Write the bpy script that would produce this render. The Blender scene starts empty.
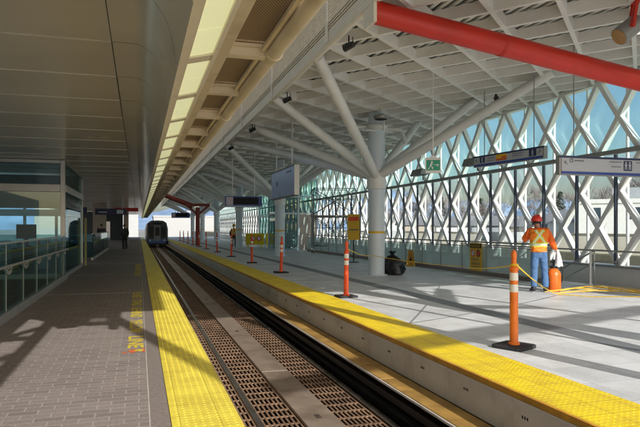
import bpy, math, random
from mathutils import Vector, Matrix
random.seed(7)
R = math.radians
sc = bpy.context.scene
COL = sc.collection

# ------------------------------------------------------------------ materials
def mat(name, col, rough=0.6, metal=0.0, var=0.12, nscale=3.0, bump=0.0, bscale=40.0, emit=None, spec=0.5, dirt=None, dirt_amt=0.5, dscale=0.6):
    m = bpy.data.materials.new(name); m.use_nodes = True
    nt = m.node_tree; N = nt.nodes; L = nt.links
    b = N['Principled BSDF']
    tc = N.new('ShaderNodeTexCoord')
    geo = N.new('ShaderNodeNewGeometry')
    nz = N.new('ShaderNodeTexNoise'); nz.inputs['Scale'].default_value = nscale
    nz.inputs['Detail'].default_value = 6
    L.new(geo.outputs['Position'], nz.inputs['Vector'])
    rmp = N.new('ShaderNodeValToRGB')
    c = Vector(col[:3])
    lo = [max(0, x*(1-var)) for x in c]; hi = [min(1, x*(1+var)) for x in c]
    rmp.color_ramp.elements[0].color = (*lo, 1); rmp.color_ramp.elements[1].color = (*hi, 1)
    rmp.color_ramp.elements[0].position = 0.3; rmp.color_ramp.elements[1].position = 0.7
    L.new(nz.outputs['Fac'], rmp.inputs['Fac'])
    out = rmp.outputs['Color']
    if dirt is not None:
        n2 = N.new('ShaderNodeTexNoise'); n2.inputs['Scale'].default_value = dscale; n2.inputs['Detail'].default_value = 9
        n2.inputs['Roughness'].default_value = 0.7
        L.new(geo.outputs['Position'], n2.inputs['Vector'])
        r2 = N.new('ShaderNodeValToRGB')
        r2.color_ramp.elements[0].position = 0.48; r2.color_ramp.elements[1].position = 0.68
        r2.color_ramp.elements[1].color = (dirt_amt,)*3 + (1,)
        r2.color_ramp.elements[0].color = (0, 0, 0, 1)
        L.new(n2.outputs['Fac'], r2.inputs['Fac'])
        mx = N.new('ShaderNodeMixRGB'); mx.inputs['Color2'].default_value = (*dirt, 1)
        L.new(r2.outputs['Color'], mx.inputs['Fac']); L.new(out, mx.inputs['Color1'])
        out = mx.outputs['Color']
    L.new(out, b.inputs['Base Color'])
    b.inputs['Roughness'].default_value = rough; b.inputs['Metallic'].default_value = metal
    b.inputs['Specular IOR Level'].default_value = spec
    rr = N.new('ShaderNodeMapRange'); rr.inputs['To Min'].default_value = max(0.02, rough-0.08); rr.inputs['To Max'].default_value = min(1, rough+0.08)
    L.new(nz.outputs['Fac'], rr.inputs['Value']); L.new(rr.outputs['Result'], b.inputs['Roughness'])
    if bump:
        n3 = N.new('ShaderNodeTexNoise'); n3.inputs['Scale'].default_value = bscale; n3.inputs['Detail'].default_value = 4
        L.new(geo.outputs['Position'], n3.inputs['Vector'])
        bp = N.new('ShaderNodeBump'); bp.inputs['Strength'].default_value = bump; bp.inputs['Distance'].default_value = 0.02
        L.new(n3.outputs['Fac'], bp.inputs['Height']); L.new(bp.outputs['Normal'], b.inputs['Normal'])
    if emit:
        b.inputs['Emission Color'].default_value = (*emit[0], 1); b.inputs['Emission Strength'].default_value = emit[1]
    return m

def glass_mat(name, tint=(0.8, 0.92, 0.92), refl=0.08, rough=0.02, haze=0.0, top=0.5, hazecol=(0.6, 0.75, 0.75)):
    m = bpy.data.materials.new(name); m.use_nodes = True
    nt = m.node_tree; N = nt.nodes; L = nt.links
    N.clear()
    o = N.new('ShaderNodeOutputMaterial')
    t = N.new('ShaderNodeBsdfTransparent'); t.inputs['Color'].default_value = (*tint, 1)
    g = N.new('ShaderNodeBsdfGlossy'); g.inputs['Roughness'].default_value = rough; g.inputs['Color'].default_value = (0.9, 0.95, 0.95, 1)
    lw = N.new('ShaderNodeLayerWeight'); lw.inputs['Blend'].default_value = 0.25
    mr = N.new('ShaderNodeMapRange'); mr.inputs['To Min'].default_value = refl; mr.inputs['To Max'].default_value = top
    L.new(lw.outputs['Fresnel'], mr.inputs['Value'])
    nz = N.new('ShaderNodeTexNoise'); nz.inputs['Scale'].default_value = 0.7
    geo = N.new('ShaderNodeNewGeometry'); L.new(geo.outputs['Position'], nz.inputs['Vector'])
    bp = N.new('ShaderNodeBump'); bp.inputs['Strength'].default_value = 0.03; L.new(nz.outputs['Fac'], bp.inputs['Height'])
    L.new(bp.outputs['Normal'], g.inputs['Normal'])
    mx = N.new('ShaderNodeMixShader')
    L.new(mr.outputs['Result'], mx.inputs['Fac']); L.new(t.outputs[0], mx.inputs[1]); L.new(g.outputs[0], mx.inputs[2])
    last = mx
    if haze > 0:
        d = N.new('ShaderNodeBsdfDiffuse'); d.inputs['Color'].default_value = (*hazecol, 1)
        m2 = N.new('ShaderNodeMixShader'); m2.inputs['Fac'].default_value = haze
        L.new(mx.outputs[0], m2.inputs[1]); L.new(d.outputs[0], m2.inputs[2]); last = m2
    L.new(last.outputs[0], o.inputs['Surface'])
    return m

def brick_mat(name, c1, c2, mortar, bw, bh, msize, bumpd=0.3, sx=1, rough=0.75, dirt=(0.1, 0.09, 0.08), damt=0.35, offset=0.5, rotz=0, dscale=0.8):
    m = bpy.data.materials.new(name); m.use_nodes = True
    nt = m.node_tree; N = nt.nodes; L = nt.links; b = N['Principled BSDF']
    geo = N.new('ShaderNodeNewGeometry')
    mp = N.new('ShaderNodeMapping'); mp.inputs['Rotation'].default_value = (0, 0, rotz)
    L.new(geo.outputs['Position'], mp.inputs['Vector'])
    br = N.new('ShaderNodeTexBrick')
    br.offset = offset
    br.inputs['Scale'].default_value = 1.0
    br.inputs['Brick Width'].default_value = bw; br.inputs['Row Height'].default_value = bh
    br.inputs['Mortar Size'].default_value = msize; br.inputs['Mortar Smooth'].default_value = 0.3
    br.inputs['Color1'].default_value = (*c1, 1); br.inputs['Color2'].default_value = (*c2, 1); br.inputs['Mortar'].default_value = (*mortar, 1)
    br.inputs['Bias'].default_value = 0.0
    L.new(mp.outputs[0], br.inputs['Vector'])
    nz = N.new('ShaderNodeTexNoise'); nz.inputs['Scale'].default_value = dscale; nz.inputs['Detail'].default_value = 10; nz.inputs['Roughness'].default_value = 0.68
    L.new(geo.outputs['Position'], nz.inputs['Vector'])
    rp = N.new('ShaderNodeValToRGB'); rp.color_ramp.elements[0].position = 0.45; rp.color_ramp.elements[1].position = 0.72
    rp.color_ramp.elements[0].color = (0, 0, 0, 1); rp.color_ramp.elements[1].color = (damt,)*3 + (1,)
    L.new(nz.outputs['Fac'], rp.inputs['Fac'])
    mx = N.new('ShaderNodeMixRGB'); mx.inputs['Color2'].default_value = (*dirt, 1)
    L.new(rp.outputs['Color'], mx.inputs['Fac']); L.new(br.outputs['Color'], mx.inputs['Color1'])
    n4 = N.new('ShaderNodeTexNoise'); n4.inputs['Scale'].default_value = 45; n4.inputs['Detail'].default_value = 5
    L.new(geo.outputs['Position'], n4.inputs['Vector'])
    ml = N.new('ShaderNodeMixRGB'); ml.blend_type = 'OVERLAY'; ml.inputs['Fac'].default_value = 0.45
    L.new(mx.outputs[0], ml.inputs['Color1']); L.new(n4.outputs['Fac'], ml.inputs['Color2'])
    L.new(ml.outputs[0], b.inputs['Base Color'])
    bp = N.new('ShaderNodeBump'); bp.inputs['Strength'].default_value = bumpd; bp.inputs['Distance'].default_value = 0.004; bp.invert = True
    L.new(br.outputs['Fac'], bp.inputs['Height']); L.new(bp.outputs['Normal'], b.inputs['Normal'])
    b.inputs['Roughness'].default_value = rough
    return m

M = {}
M['white_steel'] = mat('white_steel', (0.86, 0.86, 0.85), 0.42, var=0.05, nscale=1.5, dirt=(0.45, 0.43, 0.38), dirt_amt=0.25)
M['roof_steel'] = mat('roof_steel', (0.90, 0.885, 0.85), 0.5, var=0.05, nscale=1.0, dirt=(0.5, 0.47, 0.42), dirt_amt=0.3)
M['col_paint'] = mat('col_paint', (0.74, 0.83, 0.92), 0.38, var=0.04, nscale=1.2, dirt=(0.4, 0.4, 0.4), dirt_amt=0.2)
M['facade_steel'] = mat('facade_steel', (0.92, 0.92, 0.91), 0.4, var=0.04, nscale=1.5)
M['deck_light'] = mat('deck_light', (0.74, 0.74, 0.70), 0.5, var=0.1)
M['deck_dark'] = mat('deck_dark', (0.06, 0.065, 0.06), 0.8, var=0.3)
M['red'] = mat('red_paint', (0.62, 0.028, 0.014), 0.40, var=0.1, nscale=2, dirt=(0.50, 0.03, 0.018), dirt_amt=0.5, dscale=1.5)
M['red_far'] = mat('red_oxide', (0.30, 0.05, 0.035), 0.5, var=0.15)
M['bronze'] = mat('bronze_panel', (0.86, 0.79, 0.68), 0.24, metal=0.2, var=0.05, nscale=0.5, dirt=(0.72, 0.65, 0.55), dirt_amt=0.5, dscale=0.3)
M['batten'] = mat('batten', (0.80, 0.74, 0.64), 0.35, metal=0.2, var=0.1)
M['beige'] = mat('beige_steel', (0.76, 0.66, 0.51), 0.5, var=0.08, nscale=1.5, dirt=(0.36, 0.28, 0.19), dirt_amt=0.45, dscale=1.4)
M['louvre'] = mat('louvre_steel', (0.80, 0.73, 0.62), 0.5, var=0.06)
M['diffuser'] = mat('yellowed_diffuser', (0.78, 0.78, 0.50), 0.5, var=0.08, nscale=2, emit=((0.86, 0.88, 0.52), 0.5), dirt=(0.5, 0.46, 0.2), dirt_amt=0.3, dscale=2)
M['concrete'] = mat('concrete', (0.42, 0.41, 0.39), 0.75, var=0.12, nscale=2, bump=0.15, dirt=(0.24, 0.22, 0.2), dirt_amt=0.5)
M['edge_panel'] = mat('edge_panel', (0.60, 0.58, 0.54), 0.45, var=0.08, nscale=1.2, dirt=(0.26, 0.23, 0.19), dirt_amt=0.5, dscale=1.5)
M['granite'] = mat('granite', (0.25, 0.21, 0.195), 0.6, var=0.25, nscale=30)
M['joint'] = mat('joint', (0.55, 0.52, 0.48), 0.7)
M['paver'] = brick_mat('brick_paver', (0.295, 0.25, 0.235), (0.22, 0.186, 0.175), (0.42, 0.37, 0.34), 0.225, 0.11, 0.006, damt=0.45, dirt=(0.24, 0.205, 0.19))
M['tile'] = brick_mat('platform_tile', (0.77, 0.785, 0.80), (0.65, 0.665, 0.68), (0.42, 0.43, 0.44), 0.6, 0.6, 0.005, offset=0.0, bumpd=0.15, rough=0.5, dirt=(0.42, 0.42, 0.41), damt=0.75, dscale=1.3)
M['tile_dark'] = brick_mat('dark_band_tile', (0.20, 0.21, 0.22), (0.17, 0.18, 0.19), (0.12, 0.12, 0.12), 0.6, 0.6, 0.005, offset=0.0, bumpd=0.15, rough=0.5, damt=0.3)
def tactile(name, c, dark, pitch):
    m = brick_mat(name, c, tuple(x*0.93 for x in c), dark, pitch, pitch, 0.004, offset=0.0, bumpd=0.3, rough=0.5, dirt=(c[0]*0.52, c[1]*0.42, 0.035), damt=0.6, dscale=2.2)
    return m
M['tactile'] = tactile('tactile_yellow', (0.90, 0.74, 0.09), (0.55, 0.43, 0.05), 0.305)
M['tactile_r'] = tactile('tactile_deep_yellow', (0.90, 0.68, 0.012), (0.42, 0.29, 0.01), 0.305)
M['nosing'] = mat('orange_nosing', (0.55, 0.27, 0.02), 0.5, var=0.2, nscale=6)
M['rust'] = mat('rusty_steel', (0.29, 0.18, 0.115), 0.7, metal=0.2, var=0.4, nscale=9, bump=0.2, bscale=60, dirt=(0.10, 0.06, 0.04), dirt_amt=0.75, dscale=1.7)
M['rail'] = mat('rail_steel', (0.30, 0.27, 0.24), 0.28, metal=0.9, var=0.15, nscale=5)
M['rail_side'] = mat('rail_web', (0.07, 0.05, 0.04), 0.7, var=0.3)
M['reaction'] = mat('reaction_plate', (0.36, 0.28, 0.225), 0.45, metal=0.35, var=0.15, nscale=4, dirt=(0.16, 0.11, 0.075), dirt_amt=0.7, dscale=1.3)
M['dark_pit'] = mat('track_slab', (0.035, 0.03, 0.027), 0.85, var=0.4, nscale=3)
M['black_metal'] = mat('black_metal', (0.02, 0.02, 0.022), 0.42, var=0.3)
M['ochre'] = mat('ochre_board', (0.40, 0.235, 0.06), 0.6, var=0.25, nscale=3, dirt=(0.16, 0.09, 0.03), dirt_amt=0.8, dscale=2.5)
M['orange'] = mat('orange_plastic', (0.85, 0.20, 0.02), 0.4, var=0.08, nscale=6, dirt=(0.55, 0.13, 0.03), dirt_amt=0.35, dscale=5)
M['orange_red'] = mat('red_orange_plastic', (0.80, 0.09, 0.02), 0.42, var=0.1, nscale=6, dirt=(0.40, 0.07, 0.03), dirt_amt=0.5, dscale=4)
M['band'] = mat('reflective_band', (0.82, 0.82, 0.80), 0.35, var=0.05)
M['rubber'] = mat('black_rubber', (0.022, 0.022, 0.024), 0.75, var=0.3, bump=0.2)
M['rope'] = mat('yellow_rope', (0.78, 0.54, 0.03), 0.6, var=0.15, nscale=30)
M['tape'] = mat('yellow_tape', (0.80, 0.50, 0.03), 0.45, var=0.1)
M['white_paint'] = mat('white_paint', (0.78, 0.78, 0.76), 0.45, var=0.04)
M['sign_face'] = mat('sign_face', (0.46, 0.49, 0.54), 0.32, var=0.04)
M['sign_blue'] = mat('sign_blue', (0.03, 0.07, 0.33), 0.35, var=0.08)
M['sign_navy'] = mat('sign_navy', (0.02, 0.03, 0.10), 0.4, var=0.1)
M['sign_white'] = mat('sign_white', (0.8, 0.8, 0.8), 0.4, var=0.03)
M['frame_grey'] = mat('frame_grey', (0.33, 0.33, 0.32), 0.45, metal=0.3, var=0.08)
M['alu'] = mat('aluminium', (0.52, 0.52, 0.52), 0.36, metal=0.55, var=0.06, dirt=(0.35, 0.34, 0.32), dirt_amt=0.3)
M['mullion_blue'] = mat('mullion_dark_blue', (0.05, 0.07, 0.11), 0.4, var=0.1)
M['station_blue'] = mat('station_panel', (0.30, 0.45, 0.82), 0.3, var=0.08, nscale=2)
M['led_black'] = mat('led_black', (0.012, 0.013, 0.02), 0.5, spec=0.2)
M['map_pink'] = mat('map_panel', (0.55, 0.50, 0.60), 0.4, var=0.1, nscale=12)
M['green_sign'] = mat('exit_green', (0.02, 0.32, 0.20), 0.4)
M['hazard_yellow'] = mat('hazard_yellow', (0.78, 0.46, 0.02), 0.5, var=0.08)
M['barrier_yellow'] = mat('barrier_yellow', (0.85, 0.62, 0.01), 0.5, var=0.08)
M['black'] = mat('black_ink', (0.012, 0.012, 0.012), 0.6)
M['ink_grey'] = mat('grey_ink', (0.10, 0.11, 0.14), 0.6)
M['pink_red'] = mat('pink_red', (0.70, 0.10, 0.12), 0.5)
M['sticker_red'] = mat('sticker_red', (0.75, 0.08, 0.02), 0.5)
M['sticker_yellow'] = mat('sticker_yellow', (0.85, 0.50, 0.02), 0.5)
M['bag'] = mat('bin_bag', (0.012, 0.012, 0.014), 0.28, var=0.3, bump=0.6, bscale=14)
M['skin'] = mat('skin', (0.50, 0.29, 0.20), 0.55, var=0.06)
M['hair'] = mat('hair', (0.03, 0.02, 0.015), 0.6)
M['jean'] = mat('denim', (0.075, 0.165, 0.34), 0.85, var=0.08, nscale=8, bump=0.3, bscale=25)
M['hivis'] = mat('hivis_orange', (0.88, 0.15, 0.015), 0.7, var=0.12, nscale=7, bump=0.35, bscale=12)
M['hivis_vest'] = mat('hivis_vest', (0.95, 0.24, 0.02), 0.7, var=0.08, nscale=7, bump=0.2, bscale=14)
M['lime'] = mat('lime_tape', (0.62, 0.80, 0.06), 0.5, var=0.05)
M['silver'] = mat('silver_tape', (0.70, 0.72, 0.70), 0.35, var=0.05)
M['hat_red'] = mat('hard_hat_red', (0.78, 0.05, 0.035), 0.3, var=0.05)
M['boot'] = mat('boot', (0.03, 0.028, 0.03), 0.7)
M['dark_cloth'] = mat('dark_cloth', (0.05, 0.05, 0.06), 0.85, var=0.25, bump=0.3, bscale=20)
M['dark_cloth2'] = mat('charcoal_cloth', (0.035, 0.035, 0.045), 0.85, var=0.25, bump=0.3, bscale=20)
M['rag'] = mat('white_rag', (0.78, 0.79, 0.80), 0.7, var=0.05, bump=0.4, bscale=25)
M['tank'] = mat('tank_orange', (0.75, 0.15, 0.02), 0.35, var=0.12, nscale=6)
M['train_body'] = mat('train_body', (0.045, 0.055, 0.07), 0.35, var=0.1)
M['train_light'] = mat('train_silver', (0.16, 0.19, 0.22), 0.35, metal=0.3, var=0.05)
M['train_blue'] = mat('train_blue', (0.03, 0.12, 0.36), 0.3, var=0.08)
M['train_glass'] = mat('train_glass', (0.025, 0.03, 0.04), 0.3, var=0.1, spec=0.2)
M['lamp_lens'] = mat('lamp_lens', (0.85, 0.85, 0.8), 0.2, emit=((1, 0.95, 0.85), 0.6))
M['tan_lens'] = mat('tan_lens', (0.45, 0.30, 0.14), 0.35)
M['wall_dark'] = mat('dark_wall', (0.05, 0.062, 0.068), 0.6, var=0.2)
M['wall_teal'] = mat('teal_wall', (0.10, 0.16, 0.17), 0.5, var=0.2)
M['wall_pale'] = mat('pale_blue_wall', (0.62, 0.72, 0.80), 0.5, var=0.1)
M['beige_wall'] = mat('beige_wall', (0.40, 0.34, 0.24), 0.8, var=0.08, nscale=0.8, dirt=(0.3, 0.25, 0.17), dirt_amt=0.4)
M['beige_roof'] = mat('beige_roof', (0.56, 0.48, 0.34), 0.85, var=0.08, nscale=0.6, dirt=(0.42, 0.36, 0.26), dirt_amt=0.5, dscale=0.3)
M['far_white'] = mat('far_white', (0.40, 0.41, 0.42), 0.7, var=0.06)
M['house_white'] = mat('house_white', (0.72, 0.72, 0.70), 0.7, var=0.05)
M['house_tan'] = mat('house_tan', (0.42, 0.36, 0.30), 0.7, var=0.1)
M['house_grey'] = mat('house_grey', (0.32, 0.34, 0.36), 0.7, var=0.1)
M['roofing'] = mat('roofing', (0.20, 0.20, 0.21), 0.8, var=0.2, nscale=2)
M['window'] = mat('window_glass', (0.05, 0.07, 0.09), 0.1)
M['bark'] = mat('bark', (0.13, 0.105, 0.085), 0.9, var=0.25)
M['twig'] = mat('twig', (0.30, 0.26, 0.25), 0.9, var=0.3)
M['conifer'] = mat('conifer', (0.045, 0.07, 0.035), 0.9, var=0.4)
M['ground'] = mat('outside_ground', (0.36, 0.35, 0.32), 0.9, var=0.25, nscale=0.05, dirt=(0.10, 0.12, 0.06), dirt_amt=0.8, dscale=0.02)
M['road'] = mat('asphalt', (0.06, 0.06, 0.062), 0.85, var=0.2)
M['mountain'] = mat('mountain_haze_blue', (0.25, 0.36, 0.52), 0.9, var=0.3, nscale=0.006)  # blue of the distance haze is put into the colour
M['steel_door'] = mat('steel_door', (0.36, 0.34, 0.32), 0.35, metal=0.6, var=0.1)
M['scaffold'] = mat('scaffold_dark', (0.17, 0.20, 0.21), 0.45, metal=0.3, var=0.2)
M['plank'] = mat('plank', (0.38, 0.30, 0.2), 0.7, var=0.2)
M['caster'] = mat('caster', (0.6, 0.6, 0.58), 0.4)
M['floor_yellow'] = mat('painted_yellow', (0.72, 0.56, 0.05), 0.65, var=0.25, nscale=25)
M['floor_red'] = mat('painted_orange', (0.62, 0.15, 0.06), 0.65, var=0.35, nscale=25)
M['pigeon'] = mat('pigeon', (0.025, 0.026, 0.03), 0.6)
M['facade_glass'] = glass_mat('facade_glass', (0.72, 0.995, 1.0), 0.02, top=0.10)
M['facade_glass_clear'] = glass_mat('facade_glass_clear', (0.90, 0.97, 0.98), 0.02, top=0.10)
M['rail_glass'] = glass_mat('rail_glass', (0.82, 0.93, 0.91), 0.07, haze=0.40, hazecol=(0.85, 0.91, 0.91), top=0.3)
M['left_glass'] = glass_mat('left_glass', (0.50, 0.66, 0.66), 0.07)
M['house_glass'] = glass_mat('glazed_lobby', (0.62, 0.80, 0.84), 0.05, top=0.35)
M['lobby_glass'] = glass_mat('lobby_glass', (0.62, 0.80, 0.78), 0.10, haze=0.12, hazecol=(0.45, 0.6, 0.6))
def translucent(name, col):
    m = bpy.data.materials.new(name); m.use_nodes = True
    nt = m.node_tree; N = nt.nodes; L = nt.links; o = N['Material Output']
    t = N.new('ShaderNodeBsdfTranslucent'); t.inputs['Color'].default_value = (*col, 1)
    d = N.new('ShaderNodeBsdfDiffuse'); d.inputs['Color'].default_value = (*col, 1)
    nz = N.new('ShaderNodeTexNoise'); nz.inputs['Scale'].default_value = 0.8
    mx = N.new('ShaderNodeMixShader'); mx.inputs['Fac'].default_value = 0.4
    L.new(t.outputs[0], mx.inputs[1]); L.new(d.outputs[0], mx.inputs[2]); L.new(mx.outputs[0], o.inputs['Surface'])
    return m
M['polycarb'] = translucent('polycarbonate', (0.75, 0.74, 0.68))  # translucent so the added cover lets soft light through
# expanded metal: procedural diamond holes
def mesh_metal():
    m = bpy.data.materials.new('expanded_mesh'); m.use_nodes = True
    nt = m.node_tree; N = nt.nodes; L = nt.links
    b = N['Principled BSDF']; b.inputs['Base Color'].default_value = (0.40, 0.29, 0.18, 1); b.inputs['Roughness'].default_value = 0.6
    o = N['Material Output']
    geo = N.new('ShaderNodeNewGeometry')
    vals = []
    for s in (1, -1):
        d = N.new('ShaderNodeVectorMath'); d.operation = 'DOT_PRODUCT'; d.inputs[1].default_value = (38, 24*s, 0)
        L.new(geo.outputs['Position'], d.inputs[0])
        f = N.new('ShaderNodeMath'); f.operation = 'FRACT'; L.new(d.outputs['Value'], f.inputs[0])
        g = N.new('ShaderNodeMath'); g.operation = 'GREATER_THAN'; g.inputs[1].default_value = 0.36; L.new(f.outputs[0], g.inputs[0])
        vals.append(g)
    mu = N.new('ShaderNodeMath'); mu.operation = 'MULTIPLY'; L.new(vals[0].outputs[0], mu.inputs[0]); L.new(vals[1].outputs[0], mu.inputs[1])
    t = N.new('ShaderNodeBsdfTransparent')
    mx = N.new('ShaderNodeMixShader'); L.new(mu.outputs[0], mx.inputs['Fac']); L.new(b.outputs[0], mx.inputs[1]); L.new(t.outputs[0], mx.inputs[2])
    L.new(mx.outputs[0], o.inputs['Surface'])
    return m
M['mesh'] = mesh_metal()

# ------------------------------------------------------------------ mesh builder
class MB:
    def __init__(s): s.v = []; s.f = []; s.m = []
    def add(s, vs, fs, mi=0):
        n = len(s.v); s.v += [tuple(p) for p in vs]
        for f in fs: s.f.append([i+n for i in f]); s.m.append(mi)
        return s
    def box(s, x0, x1, y0, y1, z0, z1, mi=0):
        vs = [(x0,y0,z0),(x1,y0,z0),(x1,y1,z0),(x0,y1,z0),(x0,y0,z1),(x1,y0,z1),(x1,y1,z1),(x0,y1,z1)]
        return s.add(vs, [(0,3,2,1),(4,5,6,7),(0,1,5,4),(1,2,6,5),(2,3,7,6),(3,0,4,7)], mi)
    def bar(s, p0, p1, w, h, up=(0,0,1), mi=0):
        p0 = Vector(p0); p1 = Vector(p1); d = (p1-p0).normalized(); up = Vector(up)
        a = d.cross(up).normalized()*(w/2); b = a.cross(d).normalized()*(h/2)
        vs = [p0-a-b, p0+a-b, p0+a+b, p0-a+b, p1-a-b, p1+a-b, p1+a+b, p1-a+b]
        return s.add(vs, [(0,3,2,1),(4,5,6,7),(0,1,5,4),(1,2,6,5),(2,3,7,6),(3,0,4,7)], mi)
    def tube(s, p0, p1, r0, r1=None, n=12, mi=0, caps=True):
        r1 = r0 if r1 is None else r1
        p0 = Vector(p0); p1 = Vector(p1); d = (p1-p0).normalized()
        a = d.orthogonal().normalized(); b = d.cross(a)
        vs = []
        for p, r in ((p0, r0), (p1, r1)):
            for i in range(n):
                t = 2*math.pi*i/n; vs.append(p + a*(r*math.cos(t)) + b*(r*math.sin(t)))
        fs = [(i, (i+1) % n, n+(i+1) % n, n+i) for i in range(n)]
        if caps: fs += [tuple(range(n-1, -1, -1)), tuple(range(n, 2*n))]
        return s.add(vs, fs, mi)
    def path(s, pts, r, n=8, mi=0):
        pts = [Vector(p) for p in pts]
        rings = []; vs = []
        up = None
        for i, p in enumerate(pts):
            d = (pts[min(i+1, len(pts)-1)] - pts[max(i-1, 0)]).normalized()
            if up is None: a = d.orthogonal().normalized()
            else: a = (up - d*up.dot(d)).normalized()
            up = a; b = d.cross(a)
            for k in range(n):
                t = 2*math.pi*k/n; vs.append(p + a*(r*math.cos(t)) + b*(r*math.sin(t)))
        fs = []
        for i in range(len(pts)-1):
            for k in range(n): fs.append((i*n+k, i*n+(k+1) % n, (i+1)*n+(k+1) % n, (i+1)*n+k))
        fs += [tuple(range(n-1, -1, -1)), tuple(range((len(pts)-1)*n, len(pts)*n))]
        return s.add(vs, fs, mi)
    def lathe(s, prof, c=(0,0,0), n=24, mi=0):
        vs = []
        for r, z in prof:
            for k in range(n):
                t = 2*math.pi*k/n; vs.append((c[0]+r*math.cos(t), c[1]+r*math.sin(t), c[2]+z))
        fs = []
        for i in range(len(prof)-1):
            for k in range(n): fs.append((i*n+k, i*n+(k+1) % n, (i+1)*n+(k+1) % n, (i+1)*n+k))
        fs += [tuple(range(n-1, -1, -1)), tuple(range((len(prof)-1)*n, len(prof)*n))]
        return s.add(vs, fs, mi)
    def prism(s, poly, axis, a0, a1, mi=0):
        # poly in the two other axes; axis 'x','y','z'
        def P(u, v, w): return {'x': (w,u,v), 'y': (u,w,v), 'z': (u,v,w)}[axis]
        n = len(poly)
        vs = [P(u, v, a0) for u, v in poly] + [P(u, v, a1) for u, v in poly]
        fs = [(i, (i+1) % n, n+(i+1) % n, n+i) for i in range(n)] + [tuple(range(n-1, -1, -1)), tuple(range(n, 2*n))]
        return s.add(vs, fs, mi)
    def sphere(s, c, r, n=12, k=8, mi=0, sc_=(1,1,1)):
        vs = [(c[0], c[1], c[2]-r*sc_[2])]
        for i in range(1, k):
            ph = -math.pi/2 + math.pi*i/k
            for j in range(n):
                t = 2*math.pi*j/n
                vs.append((c[0]+r*sc_[0]*math.cos(ph)*math.cos(t), c[1]+r*sc_[1]*math.cos(ph)*math.sin(t), c[2]+r*sc_[2]*math.sin(ph)))
        vs.append((c[0], c[1], c[2]+r*sc_[2])); top = len(vs)-1
        fs = [(0, 1+(j+1) % n, 1+j) for j in range(n)]
        for i in range(k-2):
            for j in range(n): fs.append((1+i*n+j, 1+i*n+(j+1) % n, 1+(i+1)*n+(j+1) % n, 1+(i+1)*n+j))
        fs += [(1+(k-2)*n+j, 1+(k-2)*n+(j+1) % n, top) for j in range(n)]
        return s.add(vs, fs, mi)
    def build(s, name, mats, parent=None, smooth=False, loc=None, bevel=0):
        me = bpy.data.meshes.new(name); me.from_pydata(s.v, [], s.f)
        if not isinstance(mats, (list, tuple)): mats = [mats]
        for m in mats: me.materials.append(M[m] if isinstance(m, str) else m)
        me.polygons.foreach_set('material_index', s.m)
        me.update(); me.validate()
        fix_normals(me)
        if smooth: smooth_mesh(me)
        o = bpy.data.objects.new(name, me); COL.objects.link(o)
        if parent: o.parent = parent
        if loc: o.location = loc
        if bevel:
            b = o.modifiers.new('bevel', 'BEVEL'); b.width = bevel; b.segments = 2; b.limit_method = 'ANGLE'
        return o

import bmesh
def fix_normals(me):
    bm = bmesh.new(); bm.from_mesh(me); bmesh.ops.recalc_face_normals(bm, faces=bm.faces); bm.to_mesh(me); bm.free()
def smooth_mesh(me, ang=40):
    me.polygons.foreach_set('use_smooth', [True]*len(me.polygons))
    try: me.set_sharp_from_angle(angle=R(ang))
    except Exception: pass

def tag(o, label=None, cat=None, group=None, kind=None):
    if label: o['label'] = label
    if cat: o['category'] = cat
    if group: o['group'] = group
    if kind: o['kind'] = kind
    return o
def empty(name, loc=(0,0,0), rz=0, label=None, cat=None, group=None):
    o = bpy.data.objects.new(name, None); COL.objects.link(o)
    o.location = loc; o.rotation_euler = (0, 0, rz); o.empty_display_size = 0.1
    return tag(o, label, cat, group)
def kids(o): return [c for c in bpy.data.objects if c.parent == o]
def copy_tree(o, parent=None):
    c = o.copy(); COL.objects.link(c)
    if parent: c.parent = parent
    for ch in kids(o): copy_tree(ch, c)
    return c
def text_mesh(name, s, size, mtl, parent, matrix, align='LEFT', extrude=0.001, offset=0.0):
    cu = bpy.data.curves.new(name, 'FONT'); cu.body = s; cu.size = size; cu.align_x = align; cu.extrude = extrude; cu.offset = offset
    t = bpy.data.objects.new(name, cu); COL.objects.link(t)
    dg = bpy.context.evaluated_depsgraph_get(); dg.update()
    me = bpy.data.meshes.new_from_object(t.evaluated_get(dg))
    bpy.data.objects.remove(t); bpy.data.curves.remove(cu)
    me.materials.clear(); me.materials.append(M[mtl]); me.name = name
    me.transform(matrix)
    o = bpy.data.objects.new(name, me); COL.objects.link(o); o.parent = parent
    return o

# ------------------------------------------------------------------ camera
cam = bpy.data.cameras.new('camera'); co = bpy.data.objects.new('camera', cam); COL.objects.link(co)
co.location = (0, 0, 1.5); co.rotation_euler = (R(90), 0, -math.atan2(181, 600))
cam.sensor_width = 36; cam.lens = 600/640*36; cam.shift_y = 14.5/640; cam.clip_end = 20000; cam.clip_start = 0.05
sc.camera = co

# ------------------------------------------------------------------ light
SA, SB = 0.50, 2.00                       # shadow offset per metre of height: (-SA, +SB)
sunv = Vector((SA, -SB, 1)).normalized()  # towards the sun
sun = bpy.data.lights.new('sun', 'SUN'); so = bpy.data.objects.new('sun', sun); COL.objects.link(so)
sun.energy = 5.0; sun.angle = R(0.5); sun.color = (1.0, 0.96, 0.89)
so.rotation_euler = sunv.to_track_quat('Z', 'Y').to_euler(); so.location = (10, -20, 30)
w = bpy.data.worlds.new('World'); sc.world = w; w.use_nodes = True
nt = w.node_tree; bg = nt.nodes['Background']
sky = nt.nodes.new('ShaderNodeTexSky'); sky.sky_type = 'NISHITA'; sky.sun_disc = False
sky.sun_elevation = math.asin(sunv.z); sky.sun_rotation = math.atan2(sunv.x, sunv.y)
sky.air_density = 1.1; sky.dust_density = 2.6; sky.ozone_density = 2.2
nt.links.new(sky.outputs[0], bg.inputs['Color']); bg.inputs['Strength'].default_value = 0.15
sc.view_settings.view_transform = 'Standard'; sc.view_settings.look = 'None'; sc.view_settings.exposure = 0
sc.cycles.use_denoising = True
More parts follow.
